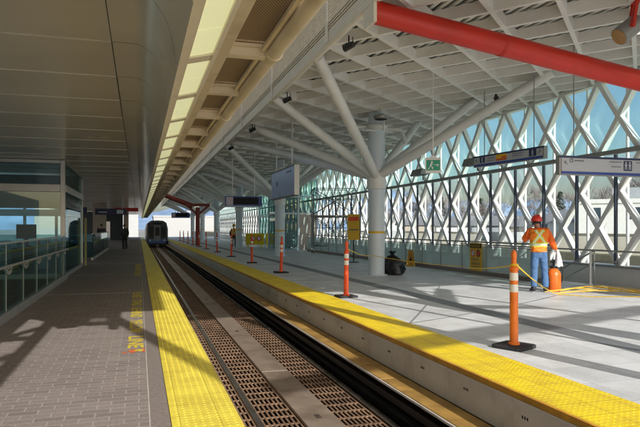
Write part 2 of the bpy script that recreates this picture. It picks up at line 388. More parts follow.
sc.cycles.max_bounces = 12; sc.cycles.diffuse_bounces = 8; sc.cycles.glossy_bounces = 4; sc.cycles.transparent_max_bounces = 16
sc.cycles.sample_clamp_indirect = 10

# ------------------------------------------------------------------ setting: ground, platforms, track
YN, YF = -9.0, 104.0          # near and far ends of the platforms
PL, PR = 0.77, 3.29           # platform edges
b = MB(); b.add([(-6000,-6000,-8),(6000,-6000,-8),(6000,6000,-8),(-6000,6000,-8)], [(0,1,2,3)])
tag(b.build('ground', 'ground'), kind='structure')
b = MB(); b.box(20, 34, -200, 400, -8, -7.95); tag(b.build('road', 'road'), kind='structure')
# left platform
b = MB()
b.box(-2.12, 0.077, YN, 19.35, -1.2, 0, 0)
b.box(-9.0, 0.077, 19.35, YF, -1.2, 0, 0)
b.box(0.077, 0.085, YN, YF, -1.2, 0.001, 2)
b.box(0.085, 0.235, YN, YF, -1.2, 0, 1)
b.box(0.235, PL, YN, YF, -1.2, -0.012, 3)
tag(b.build('brick_platform', ['paver', 'granite', 'joint', 'concrete']), kind='structure')
b = MB()
for y in (14.6, 20.6, 27, 33, 39, 45, 51): b.box(-2.05, 0.076, y, y+0.012, 0, 0.0025)
tag(b.build('movement_joint', 'joint'), kind='structure')
# tactile strips with domes
def dome_strip(name, x0, x1, ztop, mtl, pitch, y_dome, lip=None):
    b = MB(); b.box(x0, x1, YN, YF, -0.012, ztop, 0)
    nx = int((x1-x0)/pitch); ox = x0 + ((x1-x0) - (nx-1)*pitch)/2
    y = 2.6
    while y < y_dome:
        n = 8 if y < 9 else 6
        for i in range(nx):
            cx = ox + i*pitch
            vs = []
            for r, z in ((0.0135, ztop), (0.010, ztop+0.0024)):
                for k in range(n):
                    t = 2*math.pi*k/n; vs.append((cx+r*math.cos(t), y+r*math.sin(t), z))
            b.add(vs, [(k, (k+1) % n, n+(k+1) % n, n+k) for k in range(n)] + [tuple(range(n, 2*n))], 0)
        y += pitch
    if lip: b.box(lip[0], lip[1], YN, YF, -0.05, ztop+0.004, 1)
    return tag(b.build(name, [mtl, 'nosing']), kind='structure')
dome_strip('tactile_strip', 0.24, PL-0.005, 0.004, 'tactile', 0.061, 24)
dome_strip('tactile_strip', PR+0.035, 4.07, 0.004, 'tactile_r', 0.061, 26, (PR-0.004, PR+0.033))
# right platform
b = MB()
b.box(4.072, 5.72, YN, YF, -0.35, 0, 0); b.box(5.72, 6.12, YN, YF, -0.35, 0, 1); b.box(6.12, 12.6, YN, YF, -0.35, 0, 0)
b.box(PR+0.01, 4.072, YN, YF, -0.35, -0.012, 2)
b.box(6.5, 12.6, YN, YF, -1.6, -0.352, 2)
tag(b.build('tiled_platform', ['tile', 'tile_dark', 'concrete']), kind='structure')
# edge fascia panels of the right platform
b = MB()
y = YN
while y < YF:
    b.box(PR-0.03, PR+0.008, y, y+2.99, -0.40, -0.052, 0)
    for dy in (0.5, 1.5, 2.5):
        for k in range(3): b.box(PR-0.034, PR-0.029, y+dy+k*0.035, y+dy+k*0.035+0.016, -0.19, -0.165, 1)
    y += 3.0
b.box(PR+0.01, PR+0.2, YN, YF, -1.15, -0.36, 2)
tag(b.build('platform_fascia', ['edge_panel', 'black', 'dark_pit']), kind='structure')
b = MB(); b.box(PL, PR+0.01, YN, 140, -1.45, -1.15)
tag(b.build('track_bed', 'dark_pit'), kind='structure')
# yellow lettering on the pavers
def lettering(y_start, length, lab, mtl):
    words = "PLEASE STAND BEHIND YELLOW LINE".split()
    r = empty('floor_lettering', (-0.13, y_start, 0.003), R(-90), lab, 'floor lettering', 'yellow lettering runs painted on the brick pavers')
    per = length/31.0; x = 0
    for wd in words:
        t = text_mesh('word', wd, 0.25, mtl, r, Matrix.Identity(4), extrude=0.0004, offset=0.006)
        xs = [v.co.x for v in t.data.vertices]; x0, x1 = min(xs), max(xs)
        t.data.transform(Matrix.Translation((x, 0, 0)) @ Matrix.Diagonal(((len(wd)-0.25)*per/(x1-x0), 1.05, 1, 1)) @ Matrix.Translation((-x0, 0, 0)))
        x += (len(wd)+1)*per
    return r
lettering(14.7, 6.9, 'yellow stencilled lettering painted along the brick pavers beside the tactile strip', 'floor_yellow')
lettering(26.0, 6.4, 'fainter second run of yellow lettering farther along the shaded brick pavers', 'floor_yellow')
b = MB()
b.add([(-0.13,7.72,0.003),(-0.05,7.78,0.003),(-0.02,7.60,0.003),(-0.10,7.52,0.003)], [(0,1,2,3)], 0)
b.add([(-0.03,7.75,0.0034),(0.06,7.72,0.0034),(0.03,7.60,0.0034),(-0.06,7.66,0.0034)], [(0,1,2,3)], 1)
b.add([(-0.20,7.62,0.003),(-0.14,7.64,0.003),(-0.14,7.55,0.003),(-0.19,7.54,0.003)], [(0,1,2,3)], 0)
b.add([(0.03,7.78,0.003),(0.07,7.80,0.003),(0.07,7.56,0.003),(0.04,7.58,0.003)], [(0,1,2,3)], 0)
tag(b.build('paint_mark', ['floor_red', 'floor_yellow']), 'worn red and yellow paint mark at the near end of the floor lettering', 'paint mark')

ZR = -0.70     # top of running rails
def rail(x, label):
    r = empty('running_rail', (x, 0, ZR), 0, label, 'rail')
    b = MB(); b.box(-0.036, 0.036, YN, 130, -0.035, 0); b.build('rail_head', 'rail', r, bevel=0.006)
    b = MB(); b.box(-0.01, 0.01, YN, 130, -0.14, -0.035); b.box(-0.07, 0.07, YN, 130, -0.16, -0.14); b.build('rail_web', 'rail_side', r)
rail(1.305, 'left steel running rail beside the yellow edged brick platform')
rail(2.74, 'right steel running rail next to the dark conductor trench')
def grating(x0, x1, label):
    b = MB(); z1 = ZR-0.025
    nb = max(3, int((x1-x0)/0.052)); p = (x1-x0)/nb
    for i in range(nb+1): b.box(x0+i*p-0.012, x0+i*p+0.012, 1.5, 70, z1-0.010, z1)
    y = 1.5
    while y < 70:
        b.box(x0, x1, y, y+0.04, z1-0.011, z1-0.0015); y += 0.27
    tag(b.build('walkway_grating', 'rust'), label, 'grating', 'rusty slotted walkway gratings in the track')
grating(PL+0.06, 1.255, 'narrow rusty slotted grating between the left rail and the brick platform')
grating(1.36, 1.765, 'rusty slotted grating between the left rail and the centre plate')
grating(2.22, 2.67, 'rusty slotted grating right of the centre plate')
r = empty('reaction_rail', (1.99, 0, ZR), 0, 'wide flat grey brown plate running down the middle of the track', 'reaction rail')
y = YN
b = MB(); b2 = MB()
while y < 100:
    b.box(-0.205, 0.205, y, y+5.994, -0.03, 0.012)
    b2.box(-0.03, 0.03, y+3.6, y+3.75, 0.012, 0.016)
    y += 6.0
b.build('top_plate', 'reaction', r, bevel=0.005); b2.build('joint_plate', 'rail_side', r)
b = MB(); b.box(-0.2, 0.2, YN, 100, -0.25, -0.03); b.build('support', 'rail_side', r)
# conductor rails in the trench, ochre cover board
for i, (x, z, lab) in enumerate(((2.93, -0.72, 'lower black conductor rail in the trench under the ochre board'), (2.99, -0.58, 'upper black conductor rail just under the ochre board'))):
    b = MB(); b.box(x-0.035, x+0.035, YN, 110, z-0.05, z+0.03); b.box(x-0.05, x+0.05, YN, 110, z+0.03, z+0.045)
    tag(b.build('conductor_rail', 'black_metal'), lab, 'conductor rail')
r = empty('cover_board', (3.08, 0, -0.405), 0, 'long ochre brown cover board below the tiled platform edge', 'cover board')
b = MB()
y = YN
while y < 100:
    b.box(-0.17, 0.03, y, y+3.985, -0.02, 0.012); b.box(0.034, 0.17, y, y+3.985, -0.03, 0.0); y += 4.0
b.build('board', 'ochre', r, bevel=0.004)
b = MB(); b.box(-0.195, -0.172, YN, 100, -0.02, 0.004); b.build('front_lip', 'edge_panel', r)
b = MB()
y = YN+1
while y < 100:
    b.box(-0.05, 0.1, y, y+0.05, -0.5, -0.02); y += 2.0
b.build('bracket', 'rail_side', r)

# ------------------------------------------------------------------ old canopy on the left
MOD = 1.58; Y0 = 3.8
cn = empty('old_canopy', (0,0,0), 0, 'low bronze metal canopy with yellowed light panels over the left brick platform', 'canopy')
def arcprof():
    pts = [(-0.28, 3.54)]
    for i in range(0, 11):
        t = i/10*math.pi/2*0.93
        pts.append((-0.06 + 0.36*math.sin(t), 3.54 - 0.60*(1-math.cos(t))))
    pts.append((0.325, 2.90))
    return pts
AP = arcprof()
nmod = 58
mb_flat = MB(); mb_flat.box(-9.0, -0.293, 0.014, MOD-0.014, 3.54, 3.56)
mb_c = MB()
n = len(AP)
vs = [(x, 0.014, z) for x, z in AP] + [(x, MOD-0.014, z) for x, z in AP] 
mb_c.add(vs, [(i, i+1, n+i+1, n+i) for i in range(n-1)])
mb_b = MB()
vs = [(x, -0.010, z-0.003) for x, z in AP] + [(x, 0.010, z-0.003) for x, z in AP]
mb_b.add(vs, [(i, i+1, n+i+1, n+i) for i in range(n-1)]); mb_b.box(-9, -0.293, -0.010, 0.010, 3.534, 3.55)
mb_l = MB(); mb_l.box(-0.1, 0.1, 0.09, MOD-0.09, -0.004, 0.004)   # placed per slope below
def slab_y(mbx, pts, y0, y1, mi=0):
    k = len(pts)
    mbx.prism(pts, 'y', y0, y1, mi)
lp = MB(); slab_y(lp, [(0.415, 2.985), (0.615, 3.035), (0.613, 3.047), (0.413, 2.997)], 0.11, MOD*0.5-0.004); slab_y(lp, [(0.415, 2.985), (0.615, 3.035), (0.613, 3.047), (0.413, 2.997)], MOD*0.5+0.004, MOD-0.07)
lf = MB(); slab_y(lf, [(0.325, 2.93), (0.412, 2.955), (0.412, 3.02), (0.325, 3.0)], 0, MOD); slab_y(lf, [(0.617, 3.005), (0.66, 3.02), (0.66, 3.10), (0.617, 3.09)], 0, MOD)
slab_y(lf, [(0.413, 2.965), (0.616, 3.015), (0.616, 3.09), (0.413, 3.04)], -0.08, 0.10)
rb = MB(); rb.box(0.757, 1.10, -0.055, 0.055, 3.04, 3.16)
rb.box(0.757, 1.10, -0.075, 0.075, 3.162, 3.175)
gr = MB(); gr.add([(0.757, 0.06, 3.15), (1.10, 0.06, 3.15), (1.10, MOD-0.06, 3.15), (0.757, MOD-0.06, 3.15)], [(0,1,2,3)])
gr.box(1.05, 1.085, 0.06, MOD-0.06, 3.085, 3.12, 1)
for yy in (0.06, MOD-0.09): gr.box(0.76, 1.05, yy, yy+0.03, 3.12, 3.145, 1)
protos = [(mb_flat.build('ceiling_panel', 'bronze', cn)), (mb_c.build('curved_panel', 'bronze', cn, smooth=True)), (mb_b.build('joint_batten', 'batten', cn)),
          lp.build('light_panel', 'diffuser', cn), lf.build('light_frame', 'louvre', cn), rb.build('rib', 'beige', cn), gr.build('grille', ['mesh', 'beige'], cn)]
for k in range(nmod):
    for p in protos:
        o = p if k == 0 else p.copy()
        if k: COL.objects.link(o)
        o.location = (0, Y0 + k*MOD, 0)
        if p.name.startswith('ceiling_panel') or p.name.startswith('curved_panel'):
            o.rotation_euler = (0, R(random.uniform(-0.04, 0.04)), 0)
YE = Y0 + nmod*MOD
b = MB(); b.box(0.662, 0.755, Y0, YE, 3.03, 3.22); b.build('edge_beam', 'beige', cn, bevel=0.006)
b = MB(); b.tube((1.17, Y0-0.5, 3.09), (1.17, YE, 3.09), 0.072, n=14)
y = Y0+1.5
while y < YE: b.tube((1.17, y, 3.09), (1.17, y+0.07, 3.09), 0.085, n=14); y += 3.16
b.build('gutter_pipe', 'beige', cn, smooth=True)
b = MB(); b.box(-9.0, 1.24, Y0, YE, 4.1, 4.5); b.build('upper_slab', 'deck_dark', cn)
b = MB(); b.box(0.42, 1.30, Y0, YE, 3.42, 3.44, 0); b.build('grille_backing', 'rail_side', cn)
b = MB(); b.box(-3.2, 0.05, YN, Y0-0.02, 3.54, 3.9); b.build('shade_ceiling', 'bronze', cn)  # unseen slab behind the camera, added to shade the left pavers
b = MB(); b.box(0.42, 0.55, YN, Y0-0.02, 3.6, 3.75)
y = YN+0.6
while y < Y0:
    b.bar((0.05, y, 3.68), (0.42, y, 3.68), 0.14, 0.12); b.bar((0.05, y, 3.68), (0.42, y+0.9, 3.68), 0.09, 0.07); y += 2.0
b.build('shade_truss', 'beige', cn)  # unseen lattice added to cast a ladder-like shadow on the pavers

# downlights recessed in the bronze ceiling
def downlight(x, y, lab):
    r = empty('downlight', (x, y, 3.535), 0, lab, 'downlight', 'small round downlights in the bronze ceiling')
    b = MB(); b.lathe([(0.10, 0.0), (0.13, -0.012), (0.13, 0.0), (0.13, 0.003)], n=20); b.build('trim_ring', 'white_paint', r, smooth=True)
    b = MB(); b.lathe([(0.095, -0.004), (0.095, -0.001)], n=20); b.build('lens', 'lamp_lens', r)
downlight(-4.6, 15.6, 'round downlight in the bronze ceiling in front of the glazed lobby')

# ------------------------------------------------------------------ upper louvre screen and new roof
def zroof(x): return 4.96 + (x-3.4)*0.057
RY0, RY1, RX0, RX1 = 3.4, 100.0, 3.42, 12.15
lv = empty('louvre_screen', (3.4, 0, 0), 0, 'long horizontal blade louvre screen hanging between the old canopy and the new roof', 'louvre screen')
b = MB()
z = 4.985
while z < 5.93:
    b.box(-0.012, 0.012, RY0, RY1, z, z+0.032); z += 0.058
b.build('blade', 'louvre', lv)
b = MB(); b.box(-0.035, 0.015, RY0, RY1, 4.90, 4.965); b.box(-0.035, 0.035, RY0, RY1, 5.95, 6.03); b.build('edge_rail', 'louvre', lv)
b = MB(); b.box(-0.03, 0.02, 8.38, 8.82, 4.60, 4.899); b.build('gusset_plate', 'louvre', lv)
y = 5.85
while y < RY1:
    b = MB(); b.box(-0.055, -0.022, y-0.04, y+0.04, 4.967, 5.948); b.build('post', 'white_steel', lv); y += 4.87
b = MB(); b.box(-4.55, 0.08, -0.8, RY1, 6.035, 6.10); b.build('sun_cover', 'polycarb', lv)  # unseen cover added to block sun over the gap, passing soft light

rf = empty('diagrid_roof', (0,0,0), 0, 'white diagonal grid roof with dark slatted deck over the tiled platform', 'roof')
beams = []
for fam in (1, -1):
    c0 = RY0-10; k = 0
    while c0 < RY1+10:
        # Y = c0 + fam*(X-RX0)
        xs_ = [RX0, RX1]
        pts = []
        xa, xb = RX0, RX1
        ya, yb = c0, c0 + fam*(RX1-RX0)
        def clip(xa, ya, xb, yb):
            t0, t1 = 0.0, 1.0
            dy = yb-ya
            for lim, sgn in ((RY0, 1), (RY1, -1)):
                a = sgn*(ya-lim); d = sgn*dy
                if a < 0 and a+d < 0: return None
                if a < 0: t0 = max(t0, -a/d)
                elif a+d < 0: t1 = min(t1, -a/d)
            if t1-t0 < 0.03: return None
            return (xa+(xb-xa)*t0, ya+dy*t0, xa+(xb-xa)*t1, ya+dy*t1)
        cl = clip(xa, ya, xb, yb)
        if cl: beams.append((cl[1]+cl[3], fam, cl))
        c0 += 1.46
beams.sort()
stuffb = MB()
for i, (_, fam, (xa, ya, xb, yb)) in enumerate(beams):
    z0 = 0.105 if fam == 1 else 0.107
    args = ((xa, ya, zroof(xa)+z0), (xb, yb, zroof(xb)+z0), 0.085, 0.21)
    if i < 96:
        b = MB(); b.bar(*args); b.build('beam', 'roof_steel', rf)
    else: stuffb.bar(*args)
so_ = stuffb.build('far_beam', 'roof_steel', rf); so_['kind'] = 'stuff'
# slatted deck: light ribs along the platform over a dark void
b = MB(); x = RX0
while x < RX1:
    b.box(x, x+0.075, RY0, RY1, zroof(x)+0.25, zroof(x)+0.285, 0); x += 0.17
b.build('deck_slats', 'deck_light', rf)
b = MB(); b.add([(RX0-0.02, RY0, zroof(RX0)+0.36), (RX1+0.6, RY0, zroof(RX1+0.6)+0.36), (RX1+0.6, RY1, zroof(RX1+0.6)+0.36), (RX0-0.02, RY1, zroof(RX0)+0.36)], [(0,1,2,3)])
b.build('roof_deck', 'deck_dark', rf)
b = MB(); b.bar((RX0+0.03, RY0, zroof(RX0)+0.10), (RX0+0.03, RY1, zroof(RX0)+0.10), 0.12, 0.24); b.bar((RX1, RY0, zroof(RX1)+0.12), (RX1, RY1, zroof(RX1)+0.12), 0.22, 0.30); b.bar((RX0, RY0-0.06, zroof(RX0)+0.13), (RX1, RY0-0.06, zroof(RX1)+0.13), 0.12, 0.28)
b.build('edge_beam', 'roof_steel', rf)

# ------------------------------------------------------------------ tree columns
CX, CZ = 7.25, 3.12
ordn = ['nearest', 'second', 'third', 'fourth', 'fifth', 'sixth']
def tree_column(y, lab, left=True, ring=True, far=False):
    r = empty('tree_column', (CX, y, 0), 0, lab, 'column', 'white branching steel columns down the tiled platform')
    b = MB(); b.lathe([(0.285, 0), (0.285, 0.03), (0.265, 0.035), (0.265, 4.55), (0.25, 5.15)], n=32); b.build('shaft', 'col_paint', r, smooth=True)
    b = MB(); b.lathe([(0.36, 0.0), (0.36, 0.022), (0.27, 0.024)], n=32)
    for q in range(8): b.tube((0.32*math.cos(q*math.pi/4), 0.32*math.sin(q*math.pi/4), 0.022), (0.32*math.cos(q*math.pi/4), 0.32*math.sin(q*math.pi/4), 0.05), 0.016, n=6)
    b.build('base_flange', 'col_paint', r, smooth=True)
    b = MB(); b.lathe([(0.27, 2.72), (0.30, 2.74), (0.31, 2.98), (0.29, 3.2), (0.27, 3.22)], n=32); b.build('node_collar', 'white_steel', r, smooth=True)
    ends = []
    if left: ends += [(3.5, -6.0), (3.5, -1.9), (3.5, 2.5), (3.5, 6.3)]
    ends += [(9.85, -5.2), (9.8, -1.7), (9.85, 2.3), (9.85, 5.6)]
    for x, dy in ends:
        e = Vector((x-CX, dy, zroof(x)+0.06)); s0 = Vector((0, 0, CZ))
        d = (e-s0).normalized()
        b = MB(); b.tube(s0 + d*0.12, e, 0.15, 0.125, n=16); b.build('strut', 'white_steel', r, smooth=True)
    b = MB(); b.lathe([(0.30, 4.60), (0.36, 4.62), (0.36, 4.74), (0.30, 4.76)], n=24)
    b.tube((-0.95, 0, 4.7), (0.95, 0.2, 4.7), 0.07, n=10); b.tube((0.95, 0.2, 4.7), (1.15, 0.3, 4.3), 0.07, n=10)
    b.tube((0.1, -0.36, 4.55), (0.1, -0.36, 5.1), 0.035, n=8); b.tube((0.5, -0.1, 4.56), (-0.5, -0.32, 4.56), 0.03, n=8)
    b.build('drain_pipe', 'white_steel', r, smooth=True)
    if ring:
        b = MB(); b.lathe([(0.267, 1.33), (0.27, 1.33), (0.27, 1.40), (0.267, 1.40)], n=32); b.build('tape_band', 'tape', r, smooth=True)
    return r
clabs = ['white branching column nearest the camera at the open end of the roof',
         'large white branching column beside the black rubbish bag',
         'white branching column behind the hanging blue panel',
         'white branching column under the dark arrivals display, behind the yellow barriers',
         'white branching column just left of the far worker in orange',
         'slim looking far white column right of the red post',
         'farthest white branching column beside the train']
for k in range(7): tree_column(4.1+13.7*k, clabs[k], left=(k > 0), ring=(k > 0))
# speaker on top of second column
r = empty('dome_speaker', (7.2, 17.3, 4.98), 0, 'round dark dome fixture under the roof above the rubbish bag column', 'ceiling fixture')
b = MB(); b.lathe([(0.20, -0.10), (0.23, -0.07), (0.24, 0.0), (0.10, 0.05)], n=20); b.build('housing', 'frame_grey', r, smooth=True)
b = MB(); b.tube((0, 0, 0.05), (0, 0, 0.24), 0.035, n=8); b.build('stem', 'white_steel', r)
b = MB(); b.lathe([(0.19, -0.112), (0.19, -0.104)], n=20); b.build('grille', 'rubber', r)

# ------------------------------------------------------------------ red tubes
r = empty('red_tube_frame', (0,0,0), 0, 'thick glossy red steel tube slanting under the roof at upper right', 'steel tube')
b = MB(); b.tube((3.41, 8.6, 4.83), (11.0, 8.6, 3.79), 0.178, n=32); b.build('tube', 'red', r, smooth=True)
for t_ in (0.30, 0.305, 0.72):
    pc = Vector((3.43, 8.6, 4.82)).lerp(Vector((11.0, 8.6, 3.79)), t_); dd = Vector((7.57, 0, -1.03)).normalized()
    b = MB(); b.tube(pc-dd*0.006, pc+dd*0.006, 0.182, n=32); b.build('weld_ring', 'red', r, smooth=True)
b = MB(); b.tube((11.0, 8.6, 0), (11.0, 8.6, 3.95), 0.19, n=24); b.build('post', 'red', r, smooth=True)
r = empty('red_post', (4.75, 51.5, 0), 0, 'far red steel post with forked head and slanting red tube', 'steel post')
b = MB(); b.tube((0,0,0), (0,0,3.25), 0.2, 0.18, n=16); b.build('post', 'red_far', r, smooth=True)
b = MB(); b.bar((-1.0,0,3.45), (1.0,0,3.45), 0.3, 0.22); b.bar((-0.1,0,2.7), (-0.9,0,3.4), 0.16, 0.16); b.bar((0.1,0,2.7), (0.9,0,3.4), 0.16, 0.16); b.build('forked_head', 'red_far', r)
b = MB(); b.tube((-0.4,0.2,3.35), (-3.2,1.0,4.5), 0.2, n=16); b.build('slanting_tube', 'red_far', r, smooth=True)
# unseen tube added over the track to cast a shadow band on the pavers
b = MB(); b.tube((1.98, 1.04, 5.1), (3.6, -5.0, 5.1), 0.12, n=16)
tag(b.build('shadow_tube', 'white_steel', smooth=True), 'unseen white tube over the track, added to cast a shadow band on the pavers', 'steel tube')

for x, rr, lab in ((5.35, 0.15, 'thick unseen white post added for its shadow stripe, nearest the track'), (6.6, 0.05, 'thin unseen white post added for its shadow stripe, middle one'), (8.95, 0.06, 'thin unseen white post added for its shadow stripe, nearest the glass wall')):
    r = empty('shadow_post', (x, 3.0, 0), 0, lab, 'post', 'unseen white posts added to cast shadow stripes on the tiles')  # out of view, added to throw shadow stripes over the tiled floor
    b = MB(); b.tube((0,0,0.02), (0,0,zroof(x)-0.03), rr, n=14); b.build('shaft', 'white_steel', r, smooth=True)
    b = MB(); b.box(-0.16, 0.16, -0.16, 0.16, 0, 0.02); b.build('base_plate', 'frame_grey', r)
b = MB(); b.tube((4.6, -3.5, 5.1), (11.9, -1.2, 5.1), 0.17, n=14)  # unseen tube added for the soft shadow crossing the tiled platform
tag(b.build('shadow_tube', 'white_steel', smooth=True), 'second unseen white tube, added to cast a shadow across the tiles', 'steel tube')
# ------------------------------------------------------------------ diagrid facade on the right
FX = 12.0; PITCH = 1.46; FY0 = 12.8-6*PITCH
ZA = [0.52, 1.5, 2.48, 3.46, 4.43, 5.5]
fc = empty('diagrid_facade', (FX, 0, 0), 0, 'tall white criss cross steel and glass wall along the right side', 'glass wall')
nm = 62
members = []
for k in range(-3, nm+1):
    for s in (1, -1):
        ya = FY0 + k*PITCH if s == 1 else FY0 + k*PITCH + 0
        pts = []
        for j, z in enumerate(ZA): pts.append((0.0, ya + s*(j*PITCH/2), z))
        if pts[0][1] < 3 and pts[-1][1] < 3: continue
        if max(pts[0][1], pts[-1][1]) > 100 or min(pts[0][1], pts[-1][1]) < 3: continue
        members.append((pts[0][1]+pts[-1][1], s, pts))
members.sort()
far = MB()
def member(b, s, pts):
    off = 0.0 if s == 1 else 0.004
    w_, d_ = 0.13, 0.16
    # one continuous folded blade: quads per segment, depth outwards (+X)
    rows = []
    for i, p in enumerate(pts):
        a = pts[max(i-1, 0)]; c = pts[min(i+1, len(pts)-1)]
        dy, dz = c[1]-a[1], c[2]-a[2]; l = math.hypot(dy, dz)
        ny, nz = dz/l*w_/2, -dy/l*w_/2
        if i in (0, len(pts)-1): ny = w_/2*l/abs(dz)*(1 if ny > 0 else -1)*1.0; nz = 0
        rows.append([(off, p[1]-ny, p[2]-nz), (off, p[1]+ny, p[2]+nz), (off+d_, p[1]+ny, p[2]+nz), (off+d_, p[1]-ny, p[2]-nz)])
    vs = [v for r_ in rows for v in r_]
    fs = []
    for i in range(len(rows)-1):
        for q in range(4): fs.append((i*4+q, i*4+(q+1) % 4, (i+1)*4+(q+1) % 4, (i+1)*4+q))
    fs += [(3,2,1,0), tuple(range((len(rows)-1)*4, len(rows)*4))]
    b.add(vs, fs)
for i, (_, s, pts) in enumerate(members):
    if i < 90: b = MB(); member(b, s, pts); b.build('brace', 'facade_steel', fc)
    else: member(far, s, pts)
o = far.build('far_brace', 'facade_steel', fc); o['kind'] = 'stuff'
for k in range(0, nm+4):
    y = FY0 + k*PITCH
    if y > 100: break
    b = MB(); b.box(-0.09, -0.012, y-0.028, y+0.028, 0.55, 3.42); b.build('mullion', 'mullion_blue', fc)
    b = MB(); b.box(0.30, 0.36, y-0.03, y+0.03, 0.5, 5.6); b.build('glazing_bar', 'facade_steel', fc)
    b = MB(); b.add([(0.33, y+0.03, 3.46), (0.33, y+PITCH-0.03, 3.46), (0.33, y+PITCH-0.03, 5.6), (0.33, y+0.03, 5.6)], [(0,1,2,3)]); b.build('upper_pane', 'facade_glass', fc)
    b = MB(); b.add([(0.332, y+0.03, 0.5), (0.332, y+PITCH-0.03, 0.5), (0.332, y+PITCH-0.03, 3.44), (0.332, y+0.03, 3.44)], [(0,1,2,3)]); b.build('lower_pane', 'facade_glass_clear', fc)
b = MB(); b.box(-0.13, -0.005, FY0, 100, 3.43, 3.55); b.build('transom', 'frame_grey', fc, bevel=0.01)
b = MB(); b.box(-0.12, 0.46, FY0, 100, 0.46, 0.515); b.build('sill', 'frame_grey', fc)
b = MB(); b.box(-0.05, 0.44, FY0, 100, -0.02, 0.455); b.build('base_wall', 'white_paint', fc)
# uplights on the facade transom
def uplight(y, lab):
    r = empty('box_luminaire', (11.62, y, 3.78), 0, lab, 'wall light', 'grey box luminaires on the facade transom')
    b = MB(); b.prism([(-0.22, 0), (0.16, 0), (0.16, 0.2), (-0.12, 0.26)], 'y', -0.5, 0.5); b.build('housing', 'frame_grey', r, bevel=0.01)
    b = MB(); b.box(-0.2, 0.12, -0.46, 0.46, -0.02, -0.003); b.build('lens', 'sign_navy', r)
    b = MB(); b.box(0.162, 0.25, -0.06, 0.06, -0.2, 0.15); b.build('bracket', 'frame_grey', r)
uplight(23.6, 'grey box wall light on the transom beside the green running man sign')
uplight(28.6, 'grey box wall light on the transom right of the rubbish bag column')
uplight(19.2, 'grey box wall light partly hidden by the left direction sign')

# ------------------------------------------------------------------ guard rails and balustrade at right
bl = empty('glass_balustrade', (10.5, 0, 0), 0, 'glass balustrade with thin dark rails on a kerb in front of the criss cross wall', 'balustrade')
y = 13.6
b = MB(); b.box(-0.06, 0.10, 13.5, 37.5, 0, 0.13); b.build('kerb', 'granite', bl)
while y < 37:
    b = MB(); b.box(0.0, 0.014, y+0.02, y+1.48, 0.16, 0.88); b.build('glass_pane', 'rail_glass', bl)
    b = MB(); b.box(-0.02, 0.03, y-0.015, y+0.015, 0.13, 1.03); b.build('post', 'frame_grey', bl); y += 1.5
b = MB(); b.tube((0.0, 13.5, 1.05), (0.0, 37.5, 1.05), 0.024, n=10); b.tube((0.0, 13.5, 0.91), (0.0, 37.5, 0.91), 0.018, n=8); b.build('handrail', 'frame_grey', bl, smooth=True)
gr_ = empty('guard_rail', (10.97, 0, 0), 0, 'grey tube guard rail with looped end behind the worker and sprayer', 'guard rail')
b = MB(); b.path([(0, 12.45, 0.94), (0, 9.0, 0.94), (0, 7.0, 0.94)], 0.022); b.path([(0, 11.75, 0.92), (0, 11.7, 0.85), (0, 11.72, 0.68), (0, 12.5, 0.66)], 0.018)
b.path([(0, 19, 0.94), (0, 12.45, 0.94)], 0.022)
b.build('top_rail', 'frame_grey', gr_, smooth=True)
for y in (12.6, 9.6, 7.2): b = MB(); b.tube((0, y, 0), (0, y, 0.93), 0.028, n=10); b.lathe([(0.06, 0), (0.06, 0.012)], (0, y, 0), n=14); b.build('post', 'white_steel', gr_, smooth=True)
for y in (13.9, 15.6, 17.4): b = MB(); b.tube((0, y, 0), (0, y, 0.93), 0.02, n=8); b.build('post', 'frame_grey', gr_, smooth=True)
def hand(y0, y1, lab):
    r = empty('sloping_handrail', (11.2, y0, 0), 0, lab, 'handrail')
    L_ = y1-y0
    b = MB(); b.path([(0, -0.25, 0.94), (0, 0, 0.93), (0, L_, 0.12), (0, L_+0.15, 0.1), (0, L_+0.16, 0.0)], 0.02); b.build('upper_rail', 'frame_grey', r, smooth=True)
    b = MB(); b.path([(0, 0.02, 0.62), (0, L_*0.62, 0.12)], 0.016); b.build('lower_rail', 'frame_grey', r, smooth=True)
    b = MB(); b.tube((0, 0.02, 0), (0, 0.02, 0.92), 0.018, n=8); b.build('post', 'frame_grey', r, smooth=True)
hand(12.7, 14.5, 'sloping handrail behind the orange sprayer, right of the worker')
hand(15.2, 16.9, 'sloping handrail left of the worker, behind the near orange post')

# ------------------------------------------------------------------ left stairwell, balustrade and glazed lobby
b = MB(); b.box(-9.0, -2.2, YN, 19.3, -3.4, -3.2, 0); b.box(-7.2, -7.0, YN, 19.3, -3.2, 3.5, 1); b.box(-2.22, -2.122, YN, 19.35, -3.2, -0.01, 2)
tag(b.build('stairwell_wall', ['wall_dark', 'wall_teal', 'wall_dark']), 'dark teal stairwell wall seen through the left glass balustrade', 'wall')
b = MB()
for k in range(14): b.box(-4.7, -2.9, 6.0+k*0.62, 6.62+k*0.62, -3.2, -3.0+k*0.17)
tag(b.build('stair', 'concrete'), 'concrete stair flight rising inside the left stairwell', 'stair')
lb = empty('glass_balustrade', (-2.05, 0, 0), 0, 'tall tinted glass balustrade with handrail along the left stairwell', 'balustrade')
b = MB(); b.box(-0.10, 0.03, YN, 19.2, 0, 0.14); b.build('base_rail', 'alu', lb, bevel=0.006)
y = 0.04
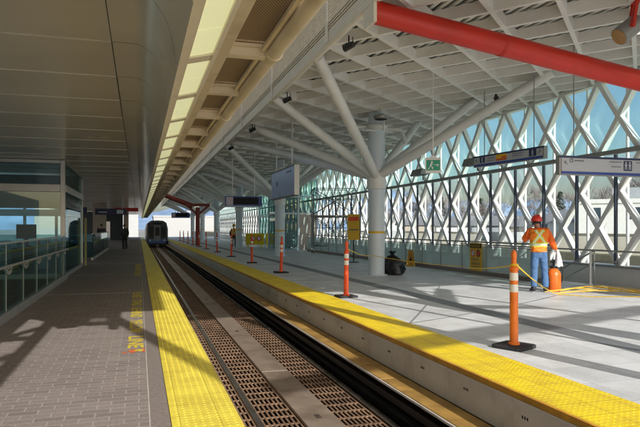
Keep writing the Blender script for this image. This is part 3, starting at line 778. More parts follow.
for k in range(-4, 12):
    y = 10.9 + (k-6)*1.545
    y1 = min(y+1.53, 19.15)
    if y1-y < 0.3: continue
    b = MB(); b.box(-0.045, -0.033, y, y1, 0.14, 1.24); b.build('glass_pane', 'left_glass', lb)
    # crescent bracket
    pts = []
    for i in range(13):
        t = math.pi + math.pi*i/12; pts.append((y+0.02+0.27*math.cos(t), 0.87+0.135*math.sin(t)))
    for i in range(12, -1, -1):
        t = math.pi + math.pi*i/12; pts.append((y+0.02+0.24*math.cos(t), 0.872+0.075*math.sin(t)))
    b = MB(); b.prism(pts, 'x', 0.0, 0.012); b.tube((-0.04, y+0.02, 0.8), (0.05, y+0.02, 0.87), 0.012, n=8); b.build('handrail_bracket', 'alu', lb)
    b = MB(); b.box(-0.05, -0.028, y-0.012, y+0.0, 0.14, 1.24); b.build('joint_strip', 'joint', lb)
b = MB(); b.box(-0.055, -0.02, -1, 19.15, 1.24, 1.27); b.build('top_cap', 'alu', lb)
b = MB(); b.path([(0.055, -1, 0.89), (0.055, 18.9, 0.89), (0.055, 19.1, 0.86), (0.0, 19.12, 0.84)], 0.022, n=10); b.build('handrail', 'alu', lb, smooth=True)

gh = empty('glazed_lobby', (-2.12, 19.4, 0), 0, 'dark glazed lobby with grey metal frames on the left platform', 'glazed lobby')
H = 3.53
b = MB(); b.box(-0.13, 0.0, 0.0, 0.14, 0, H); b.build('corner_post', 'alu', gh, bevel=0.008)
b = MB(); b.box(-6.8, -0.13, 0.02, 0.12, H-0.10, H); b.build('head_rail', 'alu', gh, bevel=0.006)
b = MB(); b.box(-6.8, -0.13, -0.03, 0.12, 2.58, 2.80); b.build('mid_rail', 'alu', gh, bevel=0.006)
b = MB(); b.box(-0.10, 0.03, 0.141, 5.9, 2.58, 2.80); b.build('mid_rail', 'alu', gh, bevel=0.006)
b = MB(); b.box(-0.09, 0.0, 0.141, 5.9, H-0.09, H); b.build('head_rail', 'alu', gh)
b = MB(); b.box(-6.8, -0.13, 0.02, 0.12, 0, 0.14); b.box(-0.10, 0.0, 0.141, 5.9, 0, 0.12); b.build('base_rail', 'alu', gh)
for x in (-2.3, -4.4): b = MB(); b.box(x-0.04, x+0.04, 0.03, 0.11, 0.14, 2.58); b.build('mullion', 'alu', gh)
b = MB(); b.box(-0.09, 0.0, 5.9, 6.0, 0, H); b.build('end_post', 'barrier_yellow' if False else 'alu', gh)
for (x0, x1) in ((-2.26, -0.13), (-4.36, -2.34), (-6.8, -4.44)):
    b = MB(); b.box(x0, x1, 0.06, 0.072, 0.14, 2.58); b.build('glass_pane', 'house_glass', gh)
    b = MB(); b.box(x0, x1, 0.06, 0.072, 2.80, H-0.1); b.build('upper_pane', 'house_glass', gh)
b = MB(); b.box(-0.05, -0.038, 0.15, 5.9, 0.12, 2.58); b.build('side_pane', 'house_glass', gh)
b = MB(); b.box(-0.05, -0.038, 0.15, 5.9, 2.80, H-0.09); b.build('upper_side_pane', 'house_glass', gh)
b = MB(); b.box(-6.8, -0.1, 5.4, 5.5, 0, 0.75, 0); b.box(-6.8, -0.1, 5.4, 5.5, 2.25, 3.5, 1); b.build('back_wall', ['wall_teal', 'wall_dark'], gh)
for x in (-0.9, -2.0, -3.1, -4.2, -5.3): b = MB(); b.box(x-0.05, x+0.05, 5.41, 5.49, 0.752, 2.248); b.build('back_mullion', 'alu', gh)
b = MB(); b.box(-4.6, -0.4, 5.30, 5.395, 1.95, 2.2); b.build('reflection_strip', 'wall_pale', gh)  # pale strip stands in for a bluish reflection in the glass
for x in (-1.3, -2.6, -3.9): b = MB(); b.box(x-0.25, x+0.25, 4.6, 4.9, 0, 1.05); b.build('cabinet', 'wall_pale', gh)
b = MB(); b.box(-1.75, -1.15, 2.4, 2.46, 1.15, 1.62); b.box(-1.5, -1.4, 2.4, 2.46, 0.14, 1.15); b.build('monitor', 'led_black', gh)
# yellow edged post at the lobby end
b = MB(); b.box(-2.08, -2.0, 25.6, 25.68, 0, 1.9); tag(b.build('edge_post', mat('faded_yellow', (0.38, 0.36, 0.16), 0.6)), 'pale yellow edge post at the far corner of the left glazed lobby', 'post')

# second balustrade, left far
l2 = empty('glass_balustrade', (-2.1, 30.0, 0), 0, 'farther glass balustrade beyond the lobby on the left platform', 'balustrade')
b = MB(); b.box(-0.05, 0.05, 0, 15, 0, 0.12); b.build('base_rail', 'alu', l2)
for k in range(6):
    b = MB(); b.box(-0.008, 0.008, k*2.5+0.02, k*2.5+2.46, 0.12, 1.2); b.build('glass_pane', 'left_glass', l2)
b = MB(); b.tube((0, 0, 1.22), (0, 15, 1.22), 0.03, n=10); b.build('handrail', 'alu', l2, smooth=True)
b = MB(); b.box(-4.0, 0, -0.01, 0.01, 0.12, 1.2); b.build('end_pane', 'left_glass', l2)
# waste bin green at left far
r = empty('litter_bin', (-3.0, 30.8, 0), 0, 'small green litter bin behind the far left balustrade', 'bin')
b = MB(); b.lathe([(0.25, 0), (0.28, 0.8), (0.26, 0.82)], n=16); b.build('body', mat('bin_green', (0.14, 0.22, 0.05), 0.5), r, smooth=True)
b = MB(); b.lathe([(0.29, 0.82), (0.27, 0.9), (0.12, 0.96)], n=16); b.build('lid', 'black_metal', r, smooth=True)
# far tan pillar, wall, hanging dark signs
b = MB(); b.box(-3.6, -2.6, 52, 53, 0, 3.5); tag(b.build('tan_pillar', 'house_tan'), 'tan pillar between floor and bronze ceiling far down the left platform', 'pillar')
b = MB(); b.box(-1.55, -1.05, 66, 66.6, 0, 3.5); tag(b.build('tan_pillar', 'house_tan'), 'thinner tan pillar beyond the two standing silhouettes', 'pillar')
b = MB(); b.box(-9.0, -5.4, 78, 78.3, 0, 3.5, 0); b.box(-5.4, -1.9, 78, 78.3, 2.3, 3.5, 0); b.box(-3.4, -1.9, 78, 78.3, 0, 2.3, 0)
tag(b.build('end_wall', 'wall_dark'), 'dark wall with a bright doorway closing the far left platform', 'wall')
def hang_sign(x0, x1, y, z0, z1, mtl, lab, rods=True):
    r = empty('hanging_sign', ((x0+x1)/2, y, z0), 0, lab, 'sign'); w2 = (x1-x0)/2; h = z1-z0
    b = MB(); b.box(-w2, w2, -0.07, 0.07, 0, h); b.build('box', mtl, r, bevel=0.01)
    for s_ in (-1, 1): b = MB(); b.tube((s_*w2*0.7, 0, h), (s_*w2*0.7, 0, 3.53-z0), 0.015, n=6); b.build('rod', 'frame_grey', r)
    return r
r = hang_sign(-2.7, -0.75, 41, 2.35, 2.75, 'sign_navy', 'dark hanging sign with small pale marks over the far left platform')
b = MB(); b.box(0.35, 0.75, -0.078, -0.072, 0.08, 0.32); b.box(-0.75, -0.25, -0.078, -0.072, 0.14, 0.2); b.build('marks', 'wall_pale', r)
r = hang_sign(-4.8, -3.1, 40, 2.4, 2.8, 'sign_navy', 'leftmost dark hanging sign near the glazed lobby')
b = MB(); b.box(-0.6, 0.4, -0.078, -0.072, 0.14, 0.2); b.build('marks', 'wall_pale', r)
hang_sign(-1.9, -0.05, 50, 2.82, 3.1, 'red', 'red hanging banner box above the far left platform')

# ------------------------------------------------------------------ delineator posts
def delineator(red=False, lab='', loc=(0,0,0), rz=0):
    r = empty('delineator_post', loc, rz, lab, 'delineator', 'orange delineator posts along the tiled platform edge')
    mt_ = 'orange_red' if red else 'orange'
    b = MB(); b.prism([(-0.21,-0.17),(-0.17,-0.21),(0.17,-0.21),(0.21,-0.17),(0.21,0.17),(0.17,0.21),(-0.17,0.21),(-0.21,0.17)], 'z', 0, 0.045); b.build('base', 'rubber', r, bevel=0.012)
    b = MB(); b.lathe([(0.075, 0.045), (0.075, 0.06), (0.052, 0.075), (0.050, 0.95), (0.049, 0.97), (0.060, 0.975), (0.060, 1.0), (0.034, 1.02), (0.030, 1.10), (0.036, 1.14), (0.036, 1.18), (0.026, 1.21), (0.008, 1.225)], n=24); b.build('post', mt_, r, smooth=True)
    for z0 in (0.70, 0.845):
        b = MB(); b.lathe([(0.0515, z0), (0.0525, z0+0.002), (0.0525, z0+0.093), (0.0515, z0+0.095)], n=24); b.build('reflective_band', 'band', r, smooth=True)
    return r
dl = ['bright orange delineator post nearest the camera, rope tied to its neck',
      'red orange delineator post left of the large column, second from the camera',
      'red orange delineator post standing left of the mobile scaffold',
      'red orange delineator post in front of the yellow barriers',
      'red orange delineator post directly below the far orange vested worker',
      'red orange delineator post just left of the far worker',
      'red orange delineator post midway between far worker and red steel post',
      'red orange delineator post just right of the red steel post',
      'delineator post just left of the red steel post', 'delineator post two steps left of the red steel post',
      'small far delineator post near the train', 'farthest small delineator post beside the train front']
dpos = [(4.5,6.5),(4.3,12.3),(4.55,19.6),(4.62,25.4),(4.6,31.2),(4.65,37.5),(4.6,43.3),(4.6,48.5),(4.6,54.5),(4.6,60),(4.6,66),(4.6,72)]
d0 = delineator(False, dl[0], (*dpos[0], 0), R(25))
d1 = delineator(True, dl[1], (*dpos[1], 0), R(5))
for i in range(2, len(dpos)):
    c = copy_tree(d1); c.location = (*dpos[i], 0); c.rotation_euler = (R(random.uniform(-1.5,1.5)), R(random.uniform(-1.5,1.5)), R(random.uniform(-20, 20))); c['label'] = dl[i]
d1.rotation_euler = (0, R(0.8), R(5))
def sag(p, q, s, n=24): 
    p = Vector(p); q = Vector(q)
    return [p.lerp(q, i/n) - Vector((0, 0, s*4*(i/n)*(1-i/n))) for i in range(n+1)]
b = MB(); b.path(sag((4.33,12.3,1.05), (7.0,17.42,0.64), 0.06, 14)[:-1] + sag((7.0,17.42,0.64), (8.75,15.0,0.42), 0.05, 12), 0.010, n=6)
b.path(sag((8.75,15.0,0.42), (4.56,6.5,1.04), 0.05, 20), 0.010, n=6)
b.lathe([(0.04, -0.015), (0.05, 0), (0.04, 0.015)], (4.5, 6.5, 1.04), n=12)
tag(b.build('yellow_rope', 'rope', smooth=True), 'sagging yellow rope strung from post to post past the column', 'rope')
b = MB(); b.path(sag((4.55,6.53,1.04), (8.9, 11.2, 0.03), 0.06, 20) + [Vector((9.3,10.6,0.03)), Vector((9.9,9.6,0.12)), Vector((10.6,8.4,0.35)), Vector((10.9,7.3,0.7))], 0.010, n=6)
tag(b.build('yellow_rope', 'rope', smooth=True), 'yellow rope slanting down from the nearest post past the sprayer', 'rope')
b = MB()
for k in range(9):
    x = 9.7+random.random()*0.9; y = 11.2+random.random()*0.5; h = 0.05+random.random()*0.1
    b.path([(x-0.7, y+0.3+random.uniform(-.2,.2), 0.02), (x, y, h), (x+0.8, y-0.3, 0.03+random.random()*.04), (x+1.1, y-0.9+random.uniform(-.3,.3), 0.02)], 0.008, n=5)
tag(b.build('rope_heap', 'tape', smooth=True), 'loose heap of yellow tape lying on the floor right of the sprayer', 'tape heap')

# ------------------------------------------------------------------ signs
def direction_sign(name, p0, p1, ztop, h, lab, ztie):
    """p0 left end seen from the camera, p1 right end"""
    p0 = Vector((p0[0], p0[1], 0)); p1 = Vector((p1[0], p1[1], 0)); L_ = (p1-p0).length
    r = empty('direction_sign', (p0.x, p0.y, ztop-h), math.atan2(p1.y-p0.y, p1.x-p0.x), lab, 'direction sign')
    b = MB(); b.box(0, L_, 0.0, 0.12, 0, h); b.build('case', 'frame_grey', r, bevel=0.01)
    b = MB(); b.box(0.05, L_-0.05, -0.012, -0.002, 0.075, h-0.05); b.build('face', 'sign_face', r)
    b = MB(); b.box(0.05, L_-0.05, -0.012, -0.002, 0.02, 0.072); b.build('blue_stripe', 'sign_blue', r)
    b = MB(); b.box(0.0, L_, -0.016, -0.002, h-0.048, h-0.004); b.build('top_edge', 'sign_navy', r)
    for f in (0.15, 0.85): b = MB(); b.tube((L_*f, 0.06, h), (L_*f, 0.06, ztie-(ztop-h)), 0.012, n=6); b.build('rod', 'frame_grey', r)
    return r, L_
def arrow(b, x, z, s, ang, y0=-0.016, mi=0):
    ca, sa = math.cos(ang), math.sin(ang)
    def q(u, v): return (x + s*(u*ca - v*sa), y0, z + s*(u*sa + v*ca))
    b.add([q(-.5,-.08), q(.2,-.08), q(.2,.08), q(-.5,.08)], [(0,1,2,3)], mi)
    b.add([q(.5,0), q(.1,.36), q(.1,.2), q(.28,0)], [(0,1,2,3)], mi); b.add([q(.5,0), q(.28,0), q(.1,-.2), q(.1,-.36)], [(0,1,2,3)], mi)
def picto_person(b, x, z, s, y0=-0.018, mi=0):
    n = 10
    b.add([(x+0.13*s*math.cos(2*math.pi*i/n), y0, z+0.36*s+0.13*s*math.sin(2*math.pi*i/n)) for i in range(n)], [tuple(range(n))], mi)
    b.add([(x-.2*s,y0,z+.2*s),(x+.2*s,y0,z+.2*s),(x+.14*s,y0,z-.1*s),(x-.14*s,y0,z-.1*s)], [(0,1,2,3)], mi)
    b.add([(x-.14*s,y0,z-.1*s),(x-.02*s,y0,z-.1*s),(x-.06*s,y0,z-.45*s),(x-.18*s,y0,z-.45*s)], [(0,1,2,3)], mi)
    b.add([(x+.02*s,y0,z-.1*s),(x+.14*s,y0,z-.1*s),(x+.18*s,y0,z-.45*s),(x+.06*s,y0,z-.45*s)], [(0,1,2,3)], mi)
def dashes(b, x, z, n, y0=-0.016, h=0.02, mi=0):
    for i in range(n):
        w_ = random.uniform(0.012, 0.03); b.add([(x,y0,z),(x+w_,y0,z),(x+w_,y0,z+h),(x,y0,z+h)], [(0,1,2,3)], mi); x += w_+0.008
    return x
# sign A, seen at a slant
r, L_ = direction_sign('a', (9.0, 14.9), (9.4, 12.35), 3.5, 0.31, 'long slanting direction sign with a yellow and red sticker, left of the other one', zroof(9.2))
b = MB(); b.box(0.28, 0.48, -0.0155, -0.0125, 0.10, 0.26); b.build('pictogram_square', 'sign_navy', r)
b = MB(); b.box(L_-0.48, L_-0.24, -0.0155, -0.0125, 0.09, 0.26); b.build('pictogram_square', 'sign_navy', r)
for px_ in (0.38, L_-0.36): b = MB(); picto_person(b, px_, 0.178, 0.165); b.build('pictogram', 'sign_face', r)
b = MB(); arrow(b, 0.15, 0.17, 0.11, R(135)); arrow(b, L_-0.14, 0.175, 0.11, R(45)); dashes(b, 0.58, 0.19, 10); dashes(b, 0.58, 0.13, 8); dashes(b, L_-1.05, 0.21, 12); dashes(b, L_-1.05, 0.15, 12); b.build('small_lettering', 'ink_grey', r)
b = MB(); b.box(0.92, 1.32, -0.017, -0.0125, 0.15, 0.265); b.build('sticker', 'sticker_yellow', r)
b = MB(); b.box(0.92, 1.32, -0.0172, -0.0125, 0.105, 0.15); b.box(1.14, 1.30, -0.0195, -0.0175, 0.16, 0.2); b.build('sticker_red_part', 'sticker_red', r)
# sign B, square on
r, L_ = direction_sign('b', (8.28, 10.4), (11.0, 10.4), 3.0, 0.40, 'broad direction sign with blue bottom stripe hanging at the right edge', zroof(9.5))
b = MB(); b.box(1.62, 1.84, -0.0155, -0.0125, 0.12, 0.33); b.build('pictogram_square', 'sign_navy', r)
for px_ in (1.68, 1.78): b = MB(); picto_person(b, px_, 0.225, 0.18); b.build('pictogram', 'sign_face', r)
b = MB(); arrow(b, 0.15, 0.25, 0.10, R(135)); dashes(b, 0.36, 0.285, 8, h=0.025); dashes(b, 1.25, 0.29, 12, h=0.02); dashes(b, 1.3, 0.19, 9, h=0.02); dashes(b, 1.95, 0.29, 14, h=0.02)
n = 14
for i in range(n):
    a0, a1 = 2*math.pi*i/n, 2*math.pi*(i+1)/n
    b.add([(0.29+q*math.cos(a), -0.016, 0.30+q*math.sin(a)) for q, a in ((0.045,a0),(0.045,a1),(0.028,a1),(0.028,a0))], [(0,1,2,3)])
b.build('small_lettering', 'ink_grey', r)
# station panel C along the track
r = empty('station_sign', (4.85, 18.9, 2.60), 0, 'large hanging pale blue panel seen edge-on above the delineator posts', 'station sign')
b = MB(); b.box(0, 0.12, 0, 3.6, 0, 0.95); b.build('case', 'station_blue', r, bevel=0.012)
b = MB(); b.box(-0.02, 0.14, -0.03, 0.03, -0.02, 0.97); b.build('end_frame', 'white_steel', r)
b = MB(); b.box(-0.015, 0.135, 0.031, 3.6, 0.951, 0.985); b.box(-0.015, 0.135, 0.031, 3.6, -0.04, -0.001); b.build('edge_trim', 'black_metal', r)
b = MB(); b.box(-0.006, -0.001, 2.55, 2.75, 0.42, 0.60); b.box(-0.006, -0.001, 0.5, 1.2, 0.78, 0.83); b.build('faint_mark', 'sign_navy', r)
for yy in (0.6, 3.0): b = MB(); b.tube((0.06, yy, 0.985), (0.06, yy, zroof(4.9)-2.6+0.05), 0.02, n=6); b.build('rod', 'white_steel', r)
# arrivals displays
def display(x, y, w_, lab):
    r = empty('arrivals_display', (x, y, 2.48), 0, lab, 'arrivals display', 'blue framed arrivals displays hanging over the platform'); w2 = w_/2
    b = MB(); b.box(-w2, w2, 0, 0.2, 0, 0.52); b.build('case', 'sign_blue', r, bevel=0.012)
    b = MB(); b.box(-w2+0.38, w2-0.18, -0.006, -0.001, 0.13, 0.46); b.build('screen', 'led_black', r)
    b = MB(); b.box(-w2+0.04, -w2+0.36, -0.006, -0.001, 0.09, 0.48); b.build('map_panel', 'map_pink', r)
    b = MB(); b.box(-w2, w2, -0.008, -0.001, 0.02, 0.06); b.build('lower_stripe', 'wall_pale', r)
    for s_ in (-1, 1): b = MB(); b.tube((s_*w2*.6, .1, .52), (s_*w2*.6, .1, zroof(x)-2.45), .025, n=6); b.build('rod', 'white_steel', r)
display(4.75, 28.2, 1.75, 'blue framed arrivals display hanging left of the pale blue panel')
display(3.9, 60, 1.75, 'smaller far arrivals display hanging beside the train')
# exit sign
r = empty('exit_sign', (6.55, 12.6, 2.78), R(-22), 'small green running man exit sign hanging on a rod', 'exit sign')
b = MB(); b.box(-0.18, 0.18, 0, 0.07, 0, 0.36); b.build('case', 'white_paint', r, bevel=0.008)
b = MB(); b.box(-0.155, 0.155, -0.006, -0.001, 0.06, 0.30); b.build('green_face', 'green_sign', r)
b = MB(); 
y0 = -0.009
b.add([(-0.03+0.025*math.cos(a*.628), y0, 0.255+0.025*math.sin(a*.628)) for a in range(10)], [tuple(range(10))])
b.add([(-0.06,y0,.225),(-0.02,y0,.23),(-0.04,y0,.16),(-0.075,y0,.165)], [(0,1,2,3)])
b.add([(-0.06,y0,.165),(-0.04,y0,.165),(0.0,y0,.13),(-0.005,y0,.085),(-0.025,y0,.085),(-0.025,y0,.12)], [(0,1,2,3,4,5)])
b.add([(-0.075,y0,.165),(-0.055,y0,.165),(-0.09,y0,.09),(-0.13,y0,.085),(-0.13,y0,.10),(-0.10,y0,.105)], [(0,1,2,3,4,5)])
b.add([(-0.03,y0,.22),(-0.02,y0,.205),(0.02,y0,.18),(0.03,y0,.19)], [(0,1,2,3)])
b.add([(0.05,y0,.175),(0.10,y0,.175),(0.10,y0,.195),(0.05,y0,.195)], [(0,1,2,3)]); b.add([(0.09,y0,.145),(0.135,y0,.185),(0.09,y0,.225)], [(0,1,2)])
b.build('running_figure', 'sign_white', r)
b = MB(); b.tube((0, 0.035, 0.36), (0, 0.035, zroof(6.55)-2.78+0.05), 0.012, n=6); b.box(-0.06, 0.06, 0, 0.07, 0.361, 0.40); b.build('hanging_rod', 'white_steel', r)
# danger sign on the balustrade
r = empty('danger_sign', (10.42, 17.1, 0.12), 0, 'tall yellow danger sign with two round symbols fixed to the balustrade', 'warning sign')
def dflat(b, pts, x=-0.012, mi=0): b.add([(x, -u, v) for u, v in pts], [tuple(range(len(pts)))], mi)   # u to the right as seen
b = MB(); b.box(-0.01, 0.004, -0.36, 0.36, 0, 0.90); b.build('board', 'hazard_yellow', r)
b = MB(); b.box(-0.0115, -0.0105, -0.33, 0.33, 0.73, 0.87); b.build('header', 'black', r)
rotm = Matrix(((0,0,-1,0),(-1,0,0,0),(0,1,0,0),(0,0,0,1)))
text_mesh('lettering', 'DANGER', 0.135, 'hazard_yellow', r, Matrix.Translation((-0.0125, 0, 0.755)) @ rotm, 'CENTER', 0.0003)
b = MB()
for cx in (-0.16, 0.16):
    n = 20
    dflat(b, [(cx+0.12*math.cos(2*math.pi*i/n), 0.57+0.12*math.sin(2*math.pi*i/n)) for i in range(n)], -0.012, 0 if cx > 0 else 1)
    dflat(b, [(cx+0.085*math.cos(2*math.pi*i/n), 0.57+0.085*math.sin(2*math.pi*i/n)) for i in range(n)], -0.0125, 1 if cx > 0 else 2)
    dflat(b, [(cx-0.085,0.64),(cx-0.065,0.655),(cx+0.085,0.50),(cx+0.065,0.485)], -0.0132, 0)
b.build('round_symbol', ['black', 'sticker_red', 'sign_white'], r)
b = MB()
for z in (0.38, 0.33, 0.24, 0.20, 0.12):
    x = -0.26
    while x < 0.2: w_ = random.uniform(.03, .09); dflat(b, [(x,z),(x+w_,z),(x+w_,z+0.022),(x,z+0.022)]); x += w_+0.02
b.build('small_lettering', 'ink_grey', r)
# floor caution sign by the rubbish bag
r = empty('caution_sign', (10.25, 21.6, 0), R(-25), 'small orange folding caution sign right of the rubbish bag', 'caution sign')
b = MB(); b.bar((-0.01,-0.12,0.3), (-0.01,0.0,0.62), 0.02, 0.02); 
b = MB(); b.add([(-0.17,-0.16,0),(0.17,-0.16,0),(0.10,0,0.62),(-0.10,0,0.62)], [(0,1,2,3)]); b.add([(-0.17,0.16,0),(0.17,0.16,0),(0.10,0.01,0.62),(-0.10,0.01,0.62)], [(0,1,2,3)]); b.build('panel', 'nosing', r)
b = MB(); b.add([(-0.06,-0.12,0.22),(0.06,-0.12,0.22),(0,-0.09,0.38)], [(0,1,2)]); b.build('symbol', 'black', r)
# yellow notice boards behind the column
r = empty('notice_board', (8.95, 24.6, 0.15), R(-20), 'upright ochre yellow notice board just left of the large column', 'notice board')
b = MB(); b.box(-0.26, 0.26, -0.02, 0.02, 0.83, 1.95); b.build('board', 'hazard_yellow', r)
b = MB(); b.box(-0.22, 0.22, -0.026, -0.021, 1.66, 1.84); b.build('red_panel', 'sticker_red', r)
b = MB(); b.box(-0.20, 0.2, -0.026, -0.021, 1.25, 1.3); b.build('dark_line', 'ink_grey', r)
b = MB(); b.box(-0.03, 0.03, -0.02, 0.02, -0.13, 0.83); b.lathe([(0.24, -0.15), (0.24, -0.12), (0.05, -0.10)], n=20); b.build('stand', 'black_metal', r)

# ------------------------------------------------------------------ rubbish bag
def bag(loc):
    random.seed(3)
    b = MB(); prof = [(0.05,0.0),(0.30,0.0),(0.40,0.08),(0.43,0.25),(0.40,0.45),(0.31,0.62),(0.17,0.74),(0.06,0.79),(0.05,0.82),(0.12,0.90),(0.15,0.95)]
    n = 36; vs = []
    for i, (rr, z) in enumerate(prof):
        for k in range(n):
            t = 2*math.pi*k/n
            q = 1 + 0.10*math.sin(3*t+z*7) + 0.06*math.sin(7*t-z*9) + 0.05*math.sin(13*t+z*4) + random.uniform(-.025,.025)
            vs.append((rr*q*math.cos(t)*0.85 - 0.10*z, rr*q*math.sin(t)*0.9, z + 0.02*math.sin(5*t)*(z > 0.02)))
    fs = []
    for i in range(len(prof)-1):
        for k in range(n): fs.append((i*n+k, i*n+(k+1) % n, (i+1)*n+(k+1) % n, (i+1)*n+k))
    fs.append(tuple(range(n-1,-1,-1)))
    b.add(vs, fs)
    o = b.build('rubbish_bag', 'bag', None, smooth=True, loc=loc)
    o.scale = (0.92, 0.86, 0.80)
    tag(o, 'full black plastic rubbish bag slumped against the foot of the large white column', 'rubbish bag')
bag((7.86, 17.75, 0))

# ------------------------------------------------------------------ people
def skinned(verts, edges, radii, levels=2):
    me = bpy.data.meshes.new('sk'); me.from_pydata(verts, edges, [])
    o = bpy.data.objects.new('sk', me); COL.objects.link(o)
    o.modifiers.new('skin', 'SKIN'); s = o.modifiers.new('sub', 'SUBSURF'); s.levels = levels; s.render_levels = levels
    for i, r_ in enumerate(radii):
        rr = r_ if isinstance(r_, (tuple, list)) else (r_, r_)
        me.skin_vertices[0].data[i].radius = rr
        me.skin_vertices[0].data[i].use_root = (i == 0)
    dg = bpy.context.evaluated_depsgraph_get(); dg.update()
    out = bpy.data.meshes.new_from_object(o.evaluated_get(dg))
    bpy.data.objects.remove(o); bpy.data.meshes.remove(me)
    out.polygons.foreach_set('use_smooth', [True]*len(out.polygons))
    return out
def link(name, me, mats, parent):
    me.materials.clear()
    for m in mats: me.materials.append(M[m])
    me.name = name
    o = bpy.data.objects.new(name, me); COL.objects.link(o); o.parent = parent; return o
from mathutils import noise as mnoise
def folds(me, amp, sc1=9.0, stretch=(1, 1, 2.2)):
    nrm = [v.normal.copy() for v in me.vertices]
    for v, n_ in zip(me.vertices, nrm):
        p = Vector((v.co.x*sc1*stretch[0], v.co.y*sc1*stretch[1], v.co.z*sc1*stretch[2]))
        d = mnoise.noise(p) + 0.5*mnoise.noise(p*2.1 + Vector((3, 7, 1)))
        v.co += n_*(amp*(1-2*abs(d)))
    me.update()
class Sk:
    def __init__(s): s.v = []; s.e = []; s.r = []
    def chain(s, pts, start=None):
        prev = start
        for p, r_ in pts:
            s.v.append(tuple(p)); s.r.append(r_); i = len(s.v)-1
            if prev is not None: s.e.append((prev, i))
            prev = i
        return prev
def lerp(a, b_, t): return tuple(Vector(a).lerp(Vector(b_), t))
def person(loc, rz, lab, P, look, name='person', levels=2):
    """P: joints; look: clothing. Local frame: +Y forward, feet at z=0."""
    root = empty(name, loc, rz, lab, 'person')
    pel, chest, neck, head = P['pelvis'], P['chest'], P['neck'], P['head']
    S = Sk()
    S.chain([(pel, (0.145, 0.105))])                                 # 0 root
    sp = S.chain([(lerp(pel, chest, .5), (0.135, 0.10)), (chest, (0.155, 0.105)), (lerp(chest, neck, .6), (0.12, 0.085)), (neck, 0.058)], 0)
    S.chain([(lerp(neck, head, .55), 0.062), (head, (0.078, 0.094)), (tuple(Vector(head)+Vector((0, -0.005, 0.075))), (0.062, 0.072))], sp)
    ch = 2
    for sd in ('l', 'r'):
        sh, el, wr = P[sd+'sh'], P[sd+'el'], P[sd+'wr']
        w_ = S.chain([(sh, 0.062), (lerp(sh, el, .5), 0.05), (el, 0.042), (lerp(el, wr, .35), 0.042), (wr, 0.027)], ch)
        d = (Vector(wr)-Vector(el)).normalized(); palm = tuple(Vector(wr)+d*0.055)
        S.chain([(palm, (0.036, 0.02))], w_)
        hip, kn, an = P[sd+'hip'], P[sd+'kn'], P[sd+'an']
        a_ = S.chain([(hip, 0.092), (lerp(hip, kn, .5), 0.078), (kn, 0.057), (lerp(kn, an, .35), 0.056), (an, 0.038)], 0)
        f = Vector(P.get(sd+'ft', (0, 1, 0))).normalized()
        S.chain([(tuple(Vector(an)+f*0.06+Vector((0,0,-0.045))), (0.042, 0.03)), (tuple(Vector(an)+f*0.17+Vector((0,0,-0.055))), (0.042, 0.022))], a_)
    me = skinned(S.v, S.e, S.r, levels)
    body = link('body', me, ['skin'], root)
    # fingers: five chains rooted in each palm
    for sd in ('l', 'r'):
        el, wr = Vector(P[sd+'el']), Vector(P[sd+'wr']); d = (wr-el).normalized()
        side = d.cross(Vector((0.3, 1, 0.2))).normalized(); nrm = side.cross(d).normalized()
        for i, (off, ln) in enumerate(((-0.030, .066), (-0.010, .078), (0.010, .073), (0.029, .058))):
            K = Sk(); p0 = wr + d*0.075 + side*off
            K.chain([(p0, .0095), (p0+d*ln*.45+nrm*.008, .009), (p0+d*ln*.75+nrm*.024, .0082), (p0+d*ln*.9+nrm*.042, .0072)])
            link('finger', skinned(K.v, K.e, K.r, 1), ['skin'], body)
        K = Sk(); p0 = wr + d*0.03 - side*0.03
        K.chain([(p0, .012), (p0+d*.03-side*.022+nrm*.008, .011), (p0+d*.055-side*.026+nrm*.018, .009)])
        link('thumb', skinned(K.v, K.e, K.r, 1), ['skin'], body)
    # face
    hd = Vector(head); fw = Vector(P.get('face', (0, 1, 0))).normalized(); rt = fw.cross(Vector((0,0,1))).normalized()
    fb = MB(); 
    b = MB(); c = hd + fw*0.098 + Vector((0,0,-0.012)); b.add([c+Vector((0,0,.03)), c-rt*.016-Vector((0,0,.012)), c+rt*.016-Vector((0,0,.012)), c+fw*.024-Vector((0,0,.008))], [(0,1,3),(0,3,2),(1,2,3),(0,2,1)]); b.build('nose', 'skin', body, smooth=True)
    for s_ in (-1, 1):
        b = MB(); b.sphere(hd + fw*0.083 + rt*(0.032*s_) + Vector((0,0,.018)), 0.012, 8, 6); b.build('eye', 'black', body, smooth=True)
        b = MB(); b.sphere(hd + rt*(0.082*s_) + Vector((0,0,0.0)), 0.03, 10, 6, sc_=(0.45, 0.8, 1.15)); b.build('ear', 'skin', body, smooth=True)
    b = MB(); c = hd + fw*0.09 + Vector((0,0,-.052)); b.bar(c-rt*.024, c+rt*.024, .012, .008); b.build('mouth', 'pink_red', body)
    # hair cap
    b = MB()
    b.sphere(hd + Vector((0,0,.05)) - fw*0.018, 0.098, 16, 10, sc_=(0.92, 1.0, 0.92)); b.build('hair', 'hair', root, smooth=True)
    # trousers
    T = Sk(); T.chain([(tuple(Vector(pel)+Vector((0,0,.05))), (0.158, 0.12))])
    T.chain([(tuple(Vector(pel)+Vector((0,0,-0.03))), (0.16, 0.125))], 0)
    for sd in ('l', 'r'):
        hip, kn, an = P[sd+'hip'], P[sd+'kn'], P[sd+'an']
        T.chain([(lerp(hip, kn, .12), 0.108), (lerp(hip, kn, .5), 0.095), (kn, 0.078), (lerp(kn, an, .5), 0.078), (tuple(Vector(an)+Vector((0,0,.0))), 0.074)], 1)
    tm = skinned(T.v, T.e, T.r, levels+1); folds(tm, 0.008, 6.0, (1, 1, 1.3)); link('trousers', tm, [look['trousers']], root)
